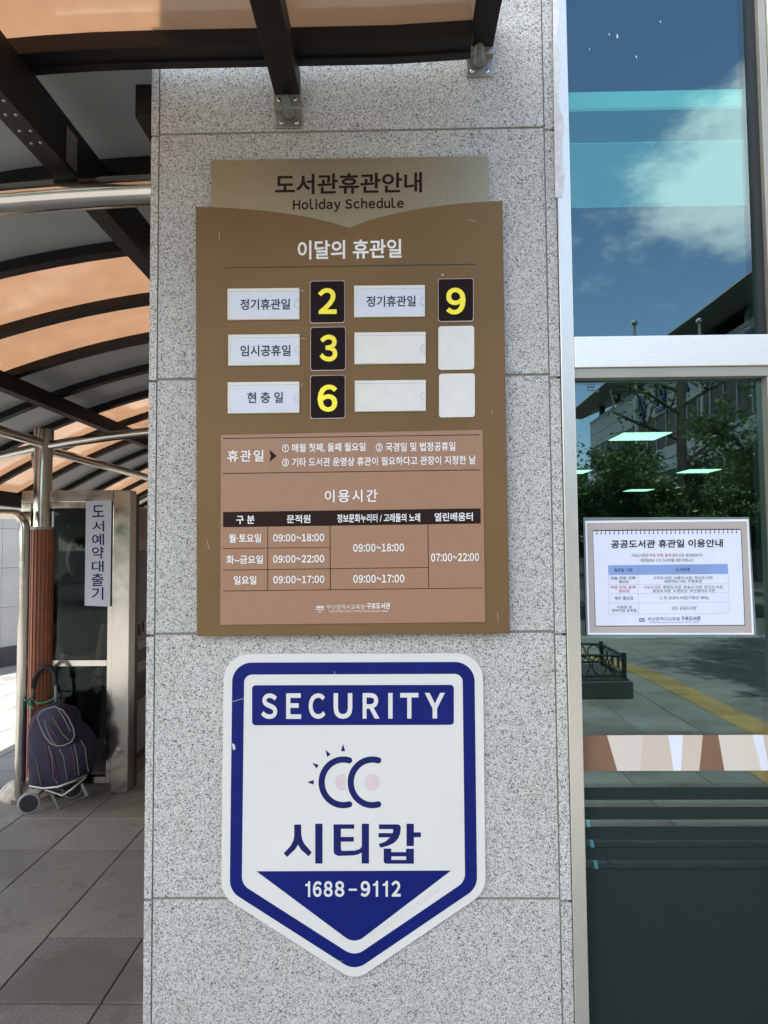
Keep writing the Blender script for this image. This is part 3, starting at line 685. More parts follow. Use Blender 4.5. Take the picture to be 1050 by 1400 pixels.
for cx in (445, 743):
    polys, ends = cshape(cx)
    for q in polys: b.add([wp(*lg(*p), ys) for p in q], [(0, 1, 2, 3)])
    for e, s0 in ((ends[0], 1), (ends[1], -1)):
        b.add([wp(*lg(e[0]+32*math.cos(t), e[1]+32*math.sin(t)), ys-.00003) for t in np.linspace(0, 2*math.pi, 19)[:-1]], [tuple(range(18))])
for tr in (((443,130),(465,203),(420,203)), ((262,188),(315,235),(280,262)), ((125,322),(193,342),(172,380)), ((77,521),(142,497),(142,546))):
    b.add([wp(*lg(*p), ys) for p in tr], [(0, 1, 2)])
b.build('logo', M['navy'], sec)
MB().add([wp(*lg(*p), ys) for p in [(min(466, 443+82*math.cos(t)), 522+86*math.sin(t)) for t in np.linspace(0, 2*math.pi, 33)[:-1]]], [tuple(range(32))]).build('pink_dot', M['pink'], sec)
MB().add([wp(*lg(740+80*math.cos(t), 522+86*math.sin(t)), ys) for t in np.linspace(0, 2*math.pi, 33)[:-1]], [tuple(range(32))]).build('pink_dot', M['pink'], sec)
kg = lambda x, y: (380+x/4.773, 1100+y/4.773)
kp = [[(106,130),(152,130),(152,190),(158,225),(172,256),(221,312),(200,338),(152,296),(131,262),(112,292),(60,342),(37,318),(82,270),(100,236),(106,205)],
      [(243,125),(291,125),(291,385),(243,385)],
      [(363,129),(498,129),(498,158),(411,158),(411,211),(495,211),(495,242),(411,242),(411,292),(418,302),(500,300),(532,291),(543,280),(547,268),(547,125),(594,125),(594,385),(546,385),(546,314),(520,326),(490,332),(395,335),(376,328),(366,318),(363,300)],
      [(659,129),(780,129),(795,134),(802,148),(798,190),(785,222),(758,250),(720,268),(670,282),(656,258),(700,242),(732,214),(656,214),(656,186),(745,186),(751,180),(751,160),(659,160)],
      [(839,125),(887,125),(887,181),(933,181),(933,213),(887,213),(887,271),(839,271)],
      [(690,287),(739,287),(739,310),(836,310),(836,288),(887,288),(887,338),(740,338),(690,338)],
      [(690,338),(740,338),(740,361),(690,361)], [(836,338),(887,338),(887,361),(836,361)], [(690,361),(887,361),(887,386),(706,386),(694,381),(690,370)]]
b = MB()
for pg_ in kp: b.add([wp(*kg(*p), ys) for p in pg_], [tuple(range(len(pg_)))])
b.build('lettering', M['navy'], sec)
flat('blue_triangle', [rnd([(350.5, 1191.2), (616.8, 1190.2), (484.6, 1291)], [0, 0, 20], 8)], ys, .0002, M['blue'], sec)
g2 = [('1', 345, 362), ('6', 372, 400), ('8', 408, 439), ('8', 447, 488), ('-', 503, 533), ('9', 548, 582), ('1', 596, 613), ('1', 633, 650), ('2', 659, 694)]
g2 = [('1', 343, 361), ('6', 371, 403), ('8', 411, 444), ('8', 452, 487), ('9', 547, 582), ('1', 592, 611), ('1', 628, 647), ('2', 660, 694)]
text('1688-9112', (417.4, 547.8, 1204.8, 1226.4, -.6), ys-.0003, M['shield'], sec, .034, spans=[('one' if c == '1' else c.translate(FW), 290+a*.3714, 290+b_*.3714) for c, a, b_ in g2])
flat('dash_mark', [rect(476.8, 1215, 488, 1217.8)], ys-.0003, .0001, M['shield'], sec)
text('www.city-cop.co.kr', ((503.5, 1276), (600, 1209.5), (605.5, 1217.5), (509, 1284)), ys, M['ghost'], sec, -.01)
for sc_ in [[(457, 918), (458, 924), (458.4, 924), (457.5, 918)], [(317, 1016), (321, 1018), (322, 1024), (319, 1026), (317.5, 1021)], [(318, 959), (333, 954.5), (333, 955), (318, 959.6)], [(440, 1308), (460, 1314), (470, 1313.4), (459, 1314.8)]]: flat('scratch', [sc_], ys-.0002, .0001, M['ghost'], sec)

# ================================================================== notice on the glass
pos = thing('library_notice', (.65, .02, 1.45), 'laminated notice of public library closing days taped inside the lower window', 'notice')
YP = .0240
pz = lambda x, y: (780+x*.25714, 690+y*.25714)
flat('laminate', [[pz(68, 68), pz(950, 66), pz(990, 702), pz(84, 706)]], YP+.0022, .001, M['plastic_film'], pos)
pp = flat('paper', [[pz(78, 86), pz(946, 77), pz(976, 691), pz(93, 691)]], YP+.0010, .0008, M['paper_edge'], pos)
yp = YP+.0007
def pf(name, polys, m, d=0): return flat(name, [[pz(*q) for q in p] for p in polys], yp-d, .0002, M[m], pp)
pf('background', [[(87, 97), (937, 88), (965, 681), (102, 681)]], 'poster_bg')
pf('outline', [[(118, 136), (908, 129), (929, 643), (131, 648)]], 'inkblack', .0003)
pf('sheet', [[(120, 141), (905, 134), (925, 639), (134, 644)]], 'paper', .0006)
rg = []
for k in range(33):
    x = 140+k*23.2; yy = 128-k*.22
    rg += [[(x-1.4, yy+3), (x+1.4, yy+3), (x+1.4, yy+24), (x-1.4, yy+24)], [(x-3.2, yy+23), (x+3.2, yy+23), (x+3.2, yy+30), (x-3.2, yy+30)]]
pf('binding_ring', rg, 'inkblack', .0009)
pf('table_head', [[(200, 322), (836, 315), (838, 368), (202, 374)]], 'table_blue', .0009)
pf('table_rule', [[(202, y0), (841, y0-6), (841, y0-4.6), (202, y0+1.4)] for y0 in (425, 473, 523, 583)]+[[(201, 374), (202.4, 374), (206, 583), (204.6, 583)], [(357.5, 322), (358.9, 322), (362, 580), (360.6, 580)], [(838, 368), (839.4, 368), (845, 577), (843.6, 577)]], 'grid', .0009)
def pt(s, x0, x1, a, b_, m='inkblack', off=0., dy=-.3): 
    (X0, A), (X1, B) = pz(x0, a), pz(x1, b_); return text(s, (X0, X1, A, B, dy), yp-.0012, M[m], pp, off)
pt('공공도서관 휴관일 이용안내', 215, 810, 188, 232, 'ink', .022, -1.6)
pt('구포도서관은', 323, 415, 261, 279); pt('매월 첫째, 둘째 월요일', 420, 590, 260, 278, 'red'); pt('은 휴관일입니다.', 593, 705, 260, 277)
pt('휴관일에는 인근 도서관을 이용 바랍니다.', 373, 657, 287, 304)
pt('휴관일 구분', 232, 330, 338, 358, off=.01); pt('도서관명', 560, 635, 336, 356, off=.01)
pt('매월 셋째, 넷째', 213, 343, 382, 400); pt('월요일', 257, 308, 402, 418); pt('구덕도서관, 서동도서관, 연산도서관,', 440, 760, 381, 399); pt('해운대도서관, 우동분관', 498, 700, 400, 416)
pt('매월 첫째, 둘째', 213, 345, 431, 448, 'red'); pt('월요일', 257, 312, 450, 467, 'red'); pt('구포도서관,', 388, 483, 431, 448, 'red'); pt('명장도서관, 반송도서관, 연산도서관,', 492, 813, 430, 448); pt('중앙도서관, 수정분관, 부산영어도서관', 437, 768, 450, 467)
pt('매주 월요일', 235, 333, 488, 507); pt('그 외 공공도서관(기장군 제외)', 470, 735, 487, 507)
pt('국경일 및', 245, 325, 537, 552); pt('정부지정 공휴일', 220, 350, 554, 572); pt('모든 공공도서관', 537, 670, 541, 560)
pt('부산광역시교육청', 410, 580, 598, 618, 'logo_blue'); pt('구포도서관', 588, 692, 594, 618, 'logo_blue', .02); pt('BUSAN METROPOLITAN CITY OFFICE OF EDUCATION GUPO LIBRARY', 420, 683, 624, 629, 'logo_blue')
pf('library_logo', [[(366, 602), (372, 602), (372, 614), (366, 614)], [(376, 602), (382, 602), (382, 614), (376, 614)], [(386, 602), (392, 602), (392, 614), (386, 614)], [(360, 617), (402, 617), (394, 622), (368, 622)]], 'logo_blue', .0009)

# ================================================================== canopy
can = thing('canopy', (-1.6, 2, 0), 'vaulted walkway canopy of dark steel ribs and brown and grey sheets, left of the pillar', 'canopy')
def zr(X): return 2.752-.115*min(0, X+.6)**2 if X < .0 else 2.752+.045*X
XS = list(np.linspace(-3.2, -.6, 22))+[-.3, 0, .195]
def arc_bar(y0, y1, dz0, dz1, xs, name, m, par, bev=0):
    b = MB(); n = len(xs); vs = []
    for x in xs:
        z = zr(x); vs += [(x, y0, z+dz0), (x, y1, z+dz0), (x, y1, z+dz1), (x, y0, z+dz1)]
    fs = []
    for i in range(n-1):
        a = 4*i; c = a+4
        fs += [(a, c, c+1, a+1), (a+1, c+1, c+2, a+2), (a+2, c+2, c+3, a+3), (a+3, c+3, c, a)]
    fs += [(0, 1, 2, 3), (4*n-1, 4*n-2, 4*n-3, 4*n-4)]
    b.add(vs, fs); return b.build(name, m, par, bevel=bev)
ribs = [-1.11, -.61, -.11]+[.44+.5*k for k in range(17)]
ribs[3:] = [.40, .93, 1.45, 1.95, 2.45]+[2.95+.5*k for k in range(13)]
for i, y in enumerate(ribs):
    xs = XS if y < 0 else [x for x in XS if x <= -.64]+[-.619]
    arc_bar(y, y+.055, 0, .044, xs, 'rib', M['dark_steel'], can, .002)
    if y < 0:
        arc_bar(y+.042, y+.066, -.006, -.0005, xs, 'rib_lip', M['dark_steel'], can)
    if i < len(ribs)-1:
        kind = 'orange' if i < 2 else ('smoke' if ((i-2)//2) % 2 == 0 else 'orange')
        arc_bar(y+.010, ribs[i+1]+.008, .0455, .0495, xs if y < -.2 else [x for x in XS if x <= -.64]+[-.619], 'roof_sheet', M[kind], can)
def lbeam(x0, x1, y0, y1, z0, z1): return MB().box(x0, x1, y0, y1, z0, z1).build('beam', M['dark_steel'], can, bevel=.003)
def top_of(x): return zr(x)-.001
lbeam(-.295, -.231, -1.15, -.012, 2.684, top_of(-.29)-.001)
lbeam(.196, .256, -1.15, -.012, 2.80, 2.88)
lb = lbeam(-.952, -.887, -1.15, 11.0, 2.592, top_of(-.95)-.008)
lbeam(-.664, -.622, .012, 11, 2.66, top_of(-.664)-.001)
lbeam(-2.120, -2.055, -1.15, 11, 2.395, top_of(-2.12)-.001)
lbeam(-3.24, -3.17, -1.15, 11, 1.90, 2.02)
lbeam(-1.52, -1.47, 3.2, 11, 2.52, top_of(-1.52)-.002)
# rivets and splice plate under the left beam
for (x, y) in ((5.5,138),(8,157),(22,157),(27,179),(42,179),(43,196),(55.5,195)):
    p = onZ(x, y, 2.592); b = MB().ball((p[0], p[1], 2.592), .0048, 10, 6, (1, 1, .6)); b.build('rivet', M['zinc'], lb, smooth=True)
MB().box(-.885, -.8845, .10, .16, 2.60, 2.70).build('gusset_plate', M['zinc'], can)
# stainless cross pipes
def zp(X, z0, k): return z0-k*min(0, X+.45)**2
near = [(x, .165, zp(x, 2.552, .055)) for x in np.linspace(-3.1, -.617, 26)]
MB().tube(near, .041, 28).build('cross_pipe', M['chrome'], can, smooth=True)
pz2 = [(-3.1, 2.012)]
far = []
for px, py in ((-60, 638), (0, 624), (50, 612.5), (100, 604), (150, 596.5), (209, 590)):
    p = onY(px, py, 2.66); far.append((p[0], 2.66, p[2]))
far.append((-1.2, 2.66, far[-1][2]+.02)); far.append((-.65, 2.66, far[-1][2]+.012))
far = [(-3.15, 2.66, far[0][2]-.11)]+far
MB().tube(far, .031, 20).build('cross_pipe', M['chrome'], can, smooth=True)
p = [onY(178, 693, 6.2), onY(211, 675, 6.2)]
MB().tube([(p[0][0]-.5, 6.2, p[0][2]-.12), p[0], p[1], (-.65, 6.2, p[1][2]+.12)], .03, 14).build('cross_pipe', M['chrome'], can, smooth=True)
# post with sleeve cap, long pipes and red-brown fluted cover
PX, PY = -2.29, 2.66
zc = 2.26
MB().tube([(PX, PY, .02), (PX, PY, 2.30)], .054, 28).build('post', M['chrome'], can, smooth=True)
MB().tube([(PX, PY, zc-.02), (PX, PY, 2.325)], .060, 24).build('post_cap', M['chrome'], can, smooth=True)
MB().tube([(PX, PY, 1.672), (PX, PY, 1.690)], .078, 24).build('post_collar', M['beige_alu'], can, smooth=True)
MB().prism([(PX-.075, PY-.01, 2.13), (PX-.045, PY-.01, 1.98), (PX-.045, PY-.01, 2.17), (PX-.075, PY-.01, 2.17)], (0, .006, 0)).build('gusset_plate', M['chrome'], can)
b = MB(); n = 20; vs = []
prof = []
for k in range(n):
    a = 2*math.pi*k/n
    for dr, da in ((.073, -.40), (.073, .24), (.066, .30), (.066, .55)):
        t = a+da*2*math.pi/n; prof.append((PX+dr*math.cos(t), PY+dr*math.sin(t)))
m_ = len(prof)
b.add([(x, y, .10) for x, y in prof]+[(x, y, 1.672) for x, y in prof], [(i, (i+1) % m_, m_+(i+1) % m_, m_+i) for i in range(m_)]+[tuple(range(m_, 2*m_))])
b.build('fluted_cover', M['terracotta'], can)
for q, w in (((PX, -1.1), (PX, 2.61)), ((PX, 2.71), (PX, 11))):
    zz = 2.235 if w[1] < 3 else 2.20
    MB().tube([(q[0], q[1], zz), (w[0], w[1], zz)], .030, 16).build('long_pipe', M['chrome'], can, smooth=True)
b = MB(); b.ball((PX-.02, PY-.06, .02), .16, 22, 12, (1.15, .8, .62)); o = b.build('post_footing', M['footing'], can, smooth=True)
# wall brackets at the pillar
def bracket(xc, zt_, zb_, dx=0):
    t = MB(); t.box(xc-.0335, xc+.0335, -.006, -.0008, zb_, zt_-.040); t.add([], [])
    br = t.build('bracket', M['zinc'], can, bevel=.001)
    MB().hexa([(xc-.035, -.024, zt_-.038), (xc+.033, -.024, zt_-.038), (xc+.033, -.030, zt_+.002), (xc-.035, -.030, zt_+.002),
               (xc-.035, -.0065, zt_-.040), (xc+.033, -.0065, zt_-.040), (xc+.033, -.0085, zt_+.001), (xc-.035, -.0085, zt_+.001)]).build('angle_plate', M['zinc'], br, bevel=.0012)
    cz = zb_+.040
    MB().tube([(xc-.001, -.007, cz-.002), (xc-.001, -.012, cz-.001), (xc-.003, -.020, cz+.010), (xc-.004, -.034, cz+.020), (xc-.005, -.040, cz+.024)], [.0185, .0180, .0145, .0115, .0050], 18).build('bolt_cap', M['cap_grey'], br, smooth=True)
    for sx, z, yy in ((-.022, zt_-.018, -.028), (.018, zt_-.017, -.028), (-.020, zb_+.014, -.0065), (.019, zb_+.013, -.0065)):
        MB().ball((xc+sx, yy, z), .0052, 12, 6, (1, .5, 1)).build('screw', M['chrome'], br, smooth=True)
bracket(-.262, 2.690, 2.613)
bracket(.224, 2.822, 2.738)

# ================================================================== lending booth and machine
YK = 2.65
bo = thing('lending_booth', (-2.07, 2.8, 0), 'stainless framed glass booth with vertical book lending sign under the canopy', 'booth')
MB().box(-1.825, -1.712, YK, YK+.10, 0, 1.925).build('frame_post', M['chrome'], bo, bevel=.004)
MB().box(-2.425, -1.826, YK, YK+.10, 1.850, 1.926).build('frame_header', M['chrome'], bo, bevel=.004)
MB().box(-2.425, -2.36, YK+.004, YK+.10, 0, 1.849).build('frame_post', M['chrome'], bo, bevel=.004)
MB().box(-1.858, -1.8265, YK+.01, YK+.06, .06, 1.849).build('door_stile', M['chrome'], bo, bevel=.002)
MB().box(-2.358, -1.859, YK+.01, YK+.06, .06, .10).build('door_rail', M['chrome'], bo)
MB().box(-2.358, -1.859, YK+.012, YK+.05, .795, .835).build('door_rail', M['chrome'], bo, bevel=.002)
MB().box(-2.358, -1.859, YK+.012, YK+.05, .30, .328).build('door_rail', M['alu'], bo, bevel=.002)
MB().box(-2.358, -1.859, YK+.012, YK+.06, 1.812, 1.849).build('door_rail', M['chrome'], bo)
MB().box(-2.358, -1.859, YK+.024, YK+.030, .1005, 1.811).build('glass_pane', M['booth_glass'], bo)
MB().box(-1.812, -1.712, YK+.101, 3.55, 0, 1.90).build('side_wall', M['booth_dark'], bo) if False else None
MB().box(-2.42, -1.95, 3.06, 3.09, 0, 1.92).build('dark_backing', M['in_dark'], bo)  # dark sheet added behind the glass, stands in for the booth's shade
MB().box(-1.80, -1.716, YK+.101, YK+.16, 0, 1.90).build('frame_post', M['booth_dark'], bo)
sgn = flat('name_panel', [[(117.5, 685), (152.6, 684), (150.6, 829.5), (115.6, 828)]], YK-.004, .004, M['sign_white'], bo, bevel=.0008)
chs = '도서예약대출기'
ys_ = [(691, 707), (712.5, 727), (730, 746), (747.5, 764.5), (767, 782.5), (784, 801.5), (803, 820.5)]
for ch, (a, b_) in zip(chs, ys_):
    dx = -(a-691)*.011
    text(ch, (126.2+dx, 142.6+dx, a, b_, -.5), YK-.0045, M['navy'], sgn, .012)
mc = thing('lending_machine', (-2.13, 3.6, 0), 'cream book lending machine with dark screen beside the booth', 'vending machine')
MB().box(-2.33, -1.93, 3.12, 4.35, .03, 1.86).build('body', M['machine'], mc, bevel=.01)
def mface(px0, px1, pya, pyb, name, m, th=.006):  # pieces on the machine face x=-1.93
    a = onX(px0, pya, -1.93); b_ = onX(px1, pyb, -1.93); MB().box(-1.929, -1.929+th, a[1], b_[1], b_[2], a[2]).build(name, M[m], mc)
fy = lambda px: float(onX(px, 900, -1.93)[1])
F = lambda n, m, ya, yb_, za, zb__, th=.006: MB().box(-1.9295, -1.9295+th, ya, yb_, za, zb__).build(n, M[m], mc, bevel=.001)
F('fascia', 'machine_brown', 3.14, 4.33, 1.62, 1.84); F('screen_surround', 'machine_dark', 3.14, 3.62, .86, 1.53, .012); F('screen', 'machine_dark', 3.20, 3.56, 1.06, 1.50, .016)  # brown of the fascia is the canopy's reflection put into its colour
F('card_reader', 'booth_dark', 3.34, 3.40, .90, .98, .02); F('receipt_slot', 'alu', 3.44, 3.55, .92, 1.0, .02)
F('return_slot', 'booth_dark', 3.14, 3.68, .70, .79); F('lower_window', 'machine_dark', 3.14, 3.58, .42, .62)
text_ = None

# bent stainless guard rail
rail = thing('guard_rail', (-2.45, 2.55, 0), 'bent stainless guard rail left of the fluted post', 'railing')
P0 = onY(-20, 702.5, 2.50); P1 = onY(18, 703, 2.50); P2 = onY(31, 712, 2.50); P3 = onY(34, 727, 2.50); P4 = onY(33.5, 1060, 2.50)
pth = [(-3.6, 2.50, P0[2]), tuple(P0), tuple(P1)]+[tuple((1-t)**2*np.array(P1)+2*(1-t)*t*np.array([P3[0]-.003, 2.5, P1[2]-.005])+t*t*np.array(P3)) for t in np.linspace(.15, 1, 7)]+[(P3[0], 2.50, .02)]
MB().tube(pth, .032, 20).build('rail', M['chrome'], rail, smooth=True)
MB().tube([(-3.6, 2.50, P0[2]-.02), (-3.6, 2.50, .0)], .032, 16).build('rail_leg', M['chrome'], rail, smooth=True)
MB().box(P3[0]-.04, P3[0]+.09, 2.47, 2.53, .0, .030).build('base_plate', M['alu'], rail, bevel=.003)

# ================================================================== shopping cart
cart = thing('shopping_trolley', (-2.05, 2.42, 0), 'navy striped two-wheeled shopping trolley tied to the fluted post', 'trolley')
YC = 2.44
def cp(x, y, Y=YC): return np.array(onY(x, y, Y))
# bag body: stack of rounded cross-sections following the photo outline
secs = [(1076, 42, 88, .20), (1062, 41, 106, .24), (1045, 40.5, 121, .27), (1028, 39.5, 122.5, .28), (1012, 39, 117, .26), (1000, 39.5, 104, .24), (988, 42, 99, .22), (978, 48, 96, .19), (969, 56, 86, .13), (965, 62, 78, .06)]
secs = [(1077, 42, 92, .17), (1066, 41, 112, .21), (1045, 40, 121.5, .24), (1028, 39, 122.5, .25), (1014, 38.5, 117, .24), (1003, 39, 108, .22), (992, 40, 100, .20), (980, 43, 98, .18), (971, 51, 92, .14), (966, 60, 80, .07)]
b = MB(); n = 28
for i, (py, xa_, xb_, dp) in enumerate(secs):
    A = cp(xa_, py); B = cp(xb_, py); cx = (A[0]+B[0])/2; hw = (B[0]-A[0])/2
    for k in range(n):
        t = 2*math.pi*k/n; c, s = math.cos(t), math.sin(t); e = .50
        wr = 1+.035*math.sin(5*t+i*1.3)+.03*math.sin(9*t+i*2.1)+.02*math.sin(14*t-i)
        b.v.append((cx+hw*wr*abs(c)**e*np.sign(c), YC+.06+dp/2*wr*abs(s)**e*np.sign(s), A[2]+.006*math.sin(3*t+i)))
for i in range(len(secs)-1):
    for k in range(n): b.f.append((i*n+k, i*n+(k+1) % n, (i+1)*n+(k+1) % n, (i+1)*n+k)); b.m.append(0)
b.f.append(tuple(range(n-1, -1, -1))); b.m.append(0); b.f.append(tuple((len(secs)-1)*n+k for k in range(n))); b.m.append(0)
bag = b.build('bag', M['bag'], cart, smooth=True)
# flap hanging over the front
fl = [(51, 981), (55, 974), (63, 969), (75, 966), (86, 971), (94, 982), (100, 995), (102, 1006), (98, 1014), (88, 1019), (78, 1020), (69, 1016), (61, 1006), (55, 993)]
fv = [cp(x, y, YC-.075-.00) for x, y in fl]; c0 = cp(78, 992, YC-.10)
b = MB(); 
back = [v+np.array([0, .09, 0]) for v in fv]
mid = [v*.45+c0*.55+np.array([0, -.012, 0]) for v in fv]
m_ = len(fv); b.add(fv+mid+[c0+np.array([0, -.014, 0])]+back, [(i, (i+1) % m_, m_+(i+1) % m_, m_+i) for i in range(m_)]+[(m_+i, m_+(i+1) % m_, 2*m_) for i in range(m_)]+[(i, 2*m_+1+i, 2*m_+1+(i+1) % m_, (i+1) % m_) for i in range(m_)])
flap = b.build('flap', M['bag'], cart, smooth=True)
MB().tube(fv+[fv[0]], .0035, 6).build('piping', M['bag_white'], flap, smooth=True)
def stripe(pts, m, Y, par, r=.0018):
    MB().tube([cp(x, y, Y) for x, y in pts], r, 6).build('stripe', M[m], par, smooth=True)
# surface y of bag front at given px row
def yfront(x, y):
    for (p1, a1, b1, d1), (p0, a0, b0, d0) in zip(secs[:-1], secs[1:]):
        if p0 <= y <= p1:
            t = (y-p0)/(p1-p0); A = a0+(a1-a0)*t; B = b0+(b1-b0)*t; D = d0+(d1-d0)*t
            u = np.clip(abs((x-(A+B)/2)/((B-A)/2)), 0, .97); s = (1-u**(2/.50))**(.5*.50)
            return YC+.06-D/2*s*1.05-.004
    return YC-.02
def bstripe(pts, m):
    P = []
    for (x0, y0), (x1, y1) in zip(pts[:-1], pts[1:]):
        for t in np.linspace(0, 1, 6)[:-1]: x, y = x0+(x1-x0)*t, y0+(y1-y0)*t; P.append(cp(x, y, yfront(x, y)))
    x, y = pts[-1]; P.append(cp(x, y, yfront(x, y)))
    MB().tube(P, .0017, 6).build('stripe', M[m], bag, smooth=True)
for pts, m in (([(47, 1030), (51, 1045), (56, 1074)], 'bag_yellow'), ([(60, 1015), (66, 1040), (69, 1056)], 'bag_red'), ([(66, 1020), (71, 1035), (73, 1063), (80, 1073)], 'bag_white'), ([(71, 1027), (75, 1045), (79, 1070)], 'bag_red'),
               ([(81, 1024), (87, 1035), (90, 1055), (92, 1067)], 'bag_white'), ([(101, 1018), (105, 1035), (108, 1060)], 'bag_white'), ([(97, 1020), (101, 1040), (103, 1062)], 'bag_red'), ([(110, 1012), (116, 1022), (119, 1045), (121, 1055)], 'bag_white'), ([(42, 1000), (45, 990), (49, 983)], 'bag_red'), ([(40.5, 1030), (43, 1035), (49, 1029)], 'bag_red')):
    bstripe(pts, m)
for pts, m in (([(61, 984), (64, 998), (71, 1013)], 'bag_white'), ([(67, 993), (73, 1002), (78, 1010)], 'bag_red'), ([(71, 980), (79, 993), (85, 1003), (94, 1012)], 'bag_yellow'), ([(79, 969), (87, 981), (96, 1000)], 'bag_white'), ([(70, 1012), (77, 1018)], 'bag_yellow')):
    stripe(pts, m, YC-.122, flap)
# tubular frame
HT_ = [cp(43, 983, YC+.10), cp(44.5, 945, YC+.10), cp(46, 930, YC+.10)]
MB().tube([cp(41, 1085, YC+.11), cp(42.5, 1000, YC+.11), cp(44, 960, YC+.10), cp(45.8, 938, YC+.10)], .009, 12).build('frame_tube', M['alu'], cart, smooth=True)
MB().tube([cp(80, 1080, YC+.13), cp(77.5, 1000, YC+.13), cp(76.5, 960, YC+.12), cp(76, 934, YC+.12)], .009, 12).build('frame_tube', M['alu'], cart, smooth=True)
MB().tube([cp(45.6, 941, YC+.10), cp(47, 930, YC+.10), cp(52, 919, YC+.105), cp(60, 912, YC+.11), cp(68, 912.5, YC+.115), cp(74, 920, YC+.12), cp(76, 937, YC+.12)], .0155, 14).build('handle', M['rubber'], cart, smooth=True)
MB().tube([cp(41, 1075, YC-.02), cp(60, 1078, YC-.09), cp(80, 1076, YC-.12), cp(103, 1067, YC-.10), cp(118, 1060, YC-.02)], .008, 10).build('bag_rest', M['alu'], cart, smooth=True)
MB().tube([cp(62, 1080, YC-.05), cp(86, 1088, YC-.10), cp(100, 1078, YC-.12), cp(117, 1063, YC-.06)], .007, 10).build('bag_rest', M['alu'], cart, smooth=True)
for a, b_ in (((71, 1086), (81, 1106)), ((112, 1072), (119, 1088))):
    MB().tube([cp(*a, YC-.10), cp(*b_, YC-.10)], .0095, 12).build('leg', M['alu'], cart, smooth=True)
b = MB().tube([cp(81, 1106, YC-.10), cp(119, 1088, YC-.10)], .006, 8); b.build('foot_bar', M['rubber'], cart, smooth=True)
wc = cp(39.5, 1100, YC-.09); rw = .062
wc = np.array([onZ(39.5, 1113, 0)[0], onZ(39.5, 1113, 0)[1], rw])
def wheel(c):
    ang = .35; ax = np.array([math.sin(ang), -math.cos(ang), 0]); u = np.array([math.cos(ang), math.sin(ang), 0]); w = np.array([0, 0, 1.])
    b = MB().tube([c+rw*.86*(math.cos(t)*u+math.sin(t)*w) for t in np.linspace(0, 2*math.pi, 33)], .0095, 10); wh = b.build('wheel', M['wheel_grey'], cart, smooth=True)
    MB().tube([c-ax*.012, c+ax*.010], rw*.80, 28).build('hub', M['rubber'], wh); return ax
ax = wheel(wc); wheel(wc+np.array([.14, .24, 0]))
MB().tube([wc, wc+np.array([.14, .24, 0])], .006, 8).build('axle', M['alu'], cart, smooth=True)
MB().tube([wc+np.array([.0, .02, 0]), cp(60, 1080, YC)], .007, 8).build('frame_tube', M['alu'], cart, smooth=True)
MB().tube([cp(43, 955, YC+.085), cp(50, 961, YC+.07), cp(60, 961, YC+.07), cp(70, 957, YC+.09), cp(77, 953, YC+.10)], .005, 8).build('tie', M['green_tie'], cart, smooth=True)
MB().tube([cp(29, 953, YC+.04), cp(35, 958, YC+.03), cp(40, 954, YC+.05), cp(43, 962, YC+.06), cp(40, 966, YC+.05), cp(37, 958, YC+.05), cp(46, 969, YC+.06)], .005, 8).build('tie', M['green_tie'], cart, smooth=True)

# ================================================================== far white wall at the left
lw_ = thing('stone_boundary_wall', (-5.1, 7.4, 0), 'sunlit white stone wall beyond the walkway at the far left', 'wall')
d_ = np.array([.39, .92]); n_ = np.array([.92, -.39]); o_ = np.array([-5.19, 7.14])
def wallpiece(s0, s1, z0, z1, th, name, m, pr=0):
    a = o_+d_*s0+n_*pr; b_ = o_+d_*s1+n_*pr
    MB().prism([(a[0], a[1], z0), (b_[0], b_[1], z0), (b_[0]-n_[0]*th, b_[1]-n_[1]*th, z0), (a[0]-n_[0]*th, a[1]-n_[1]*th, z0)], (0, 0, z1-z0)).build(name, M[m], lw_)
wallpiece(-2.4, 3.6, -.02, 2.30, .2, 'core', 'sealant', -.01)
for i in range(-3, 4):
    wallpiece(i*.9+.003, i*.9+.897, 0, .255, .03, 'plinth_panel', 'plinth', .015)
    for z0 in (.26, .78, 1.30, 1.82): wallpiece(i*.9+.003, i*.9+.897, z0+.003, min(z0+.517, 2.28), .03, 'stone_panel', 'white_stone')
wallpiece(-2.6, 3.7, 2.31, 2.42, .3, 'coping', 'd_beige', .05)
rw_ = MB().box(-6, -.63, 12.0, 12.3, -.02, 4).build('rear_boundary_wall', M['machine_brown'])
tag(rw_, 'brown wall closing the covered passage far behind the booth', 'wall')

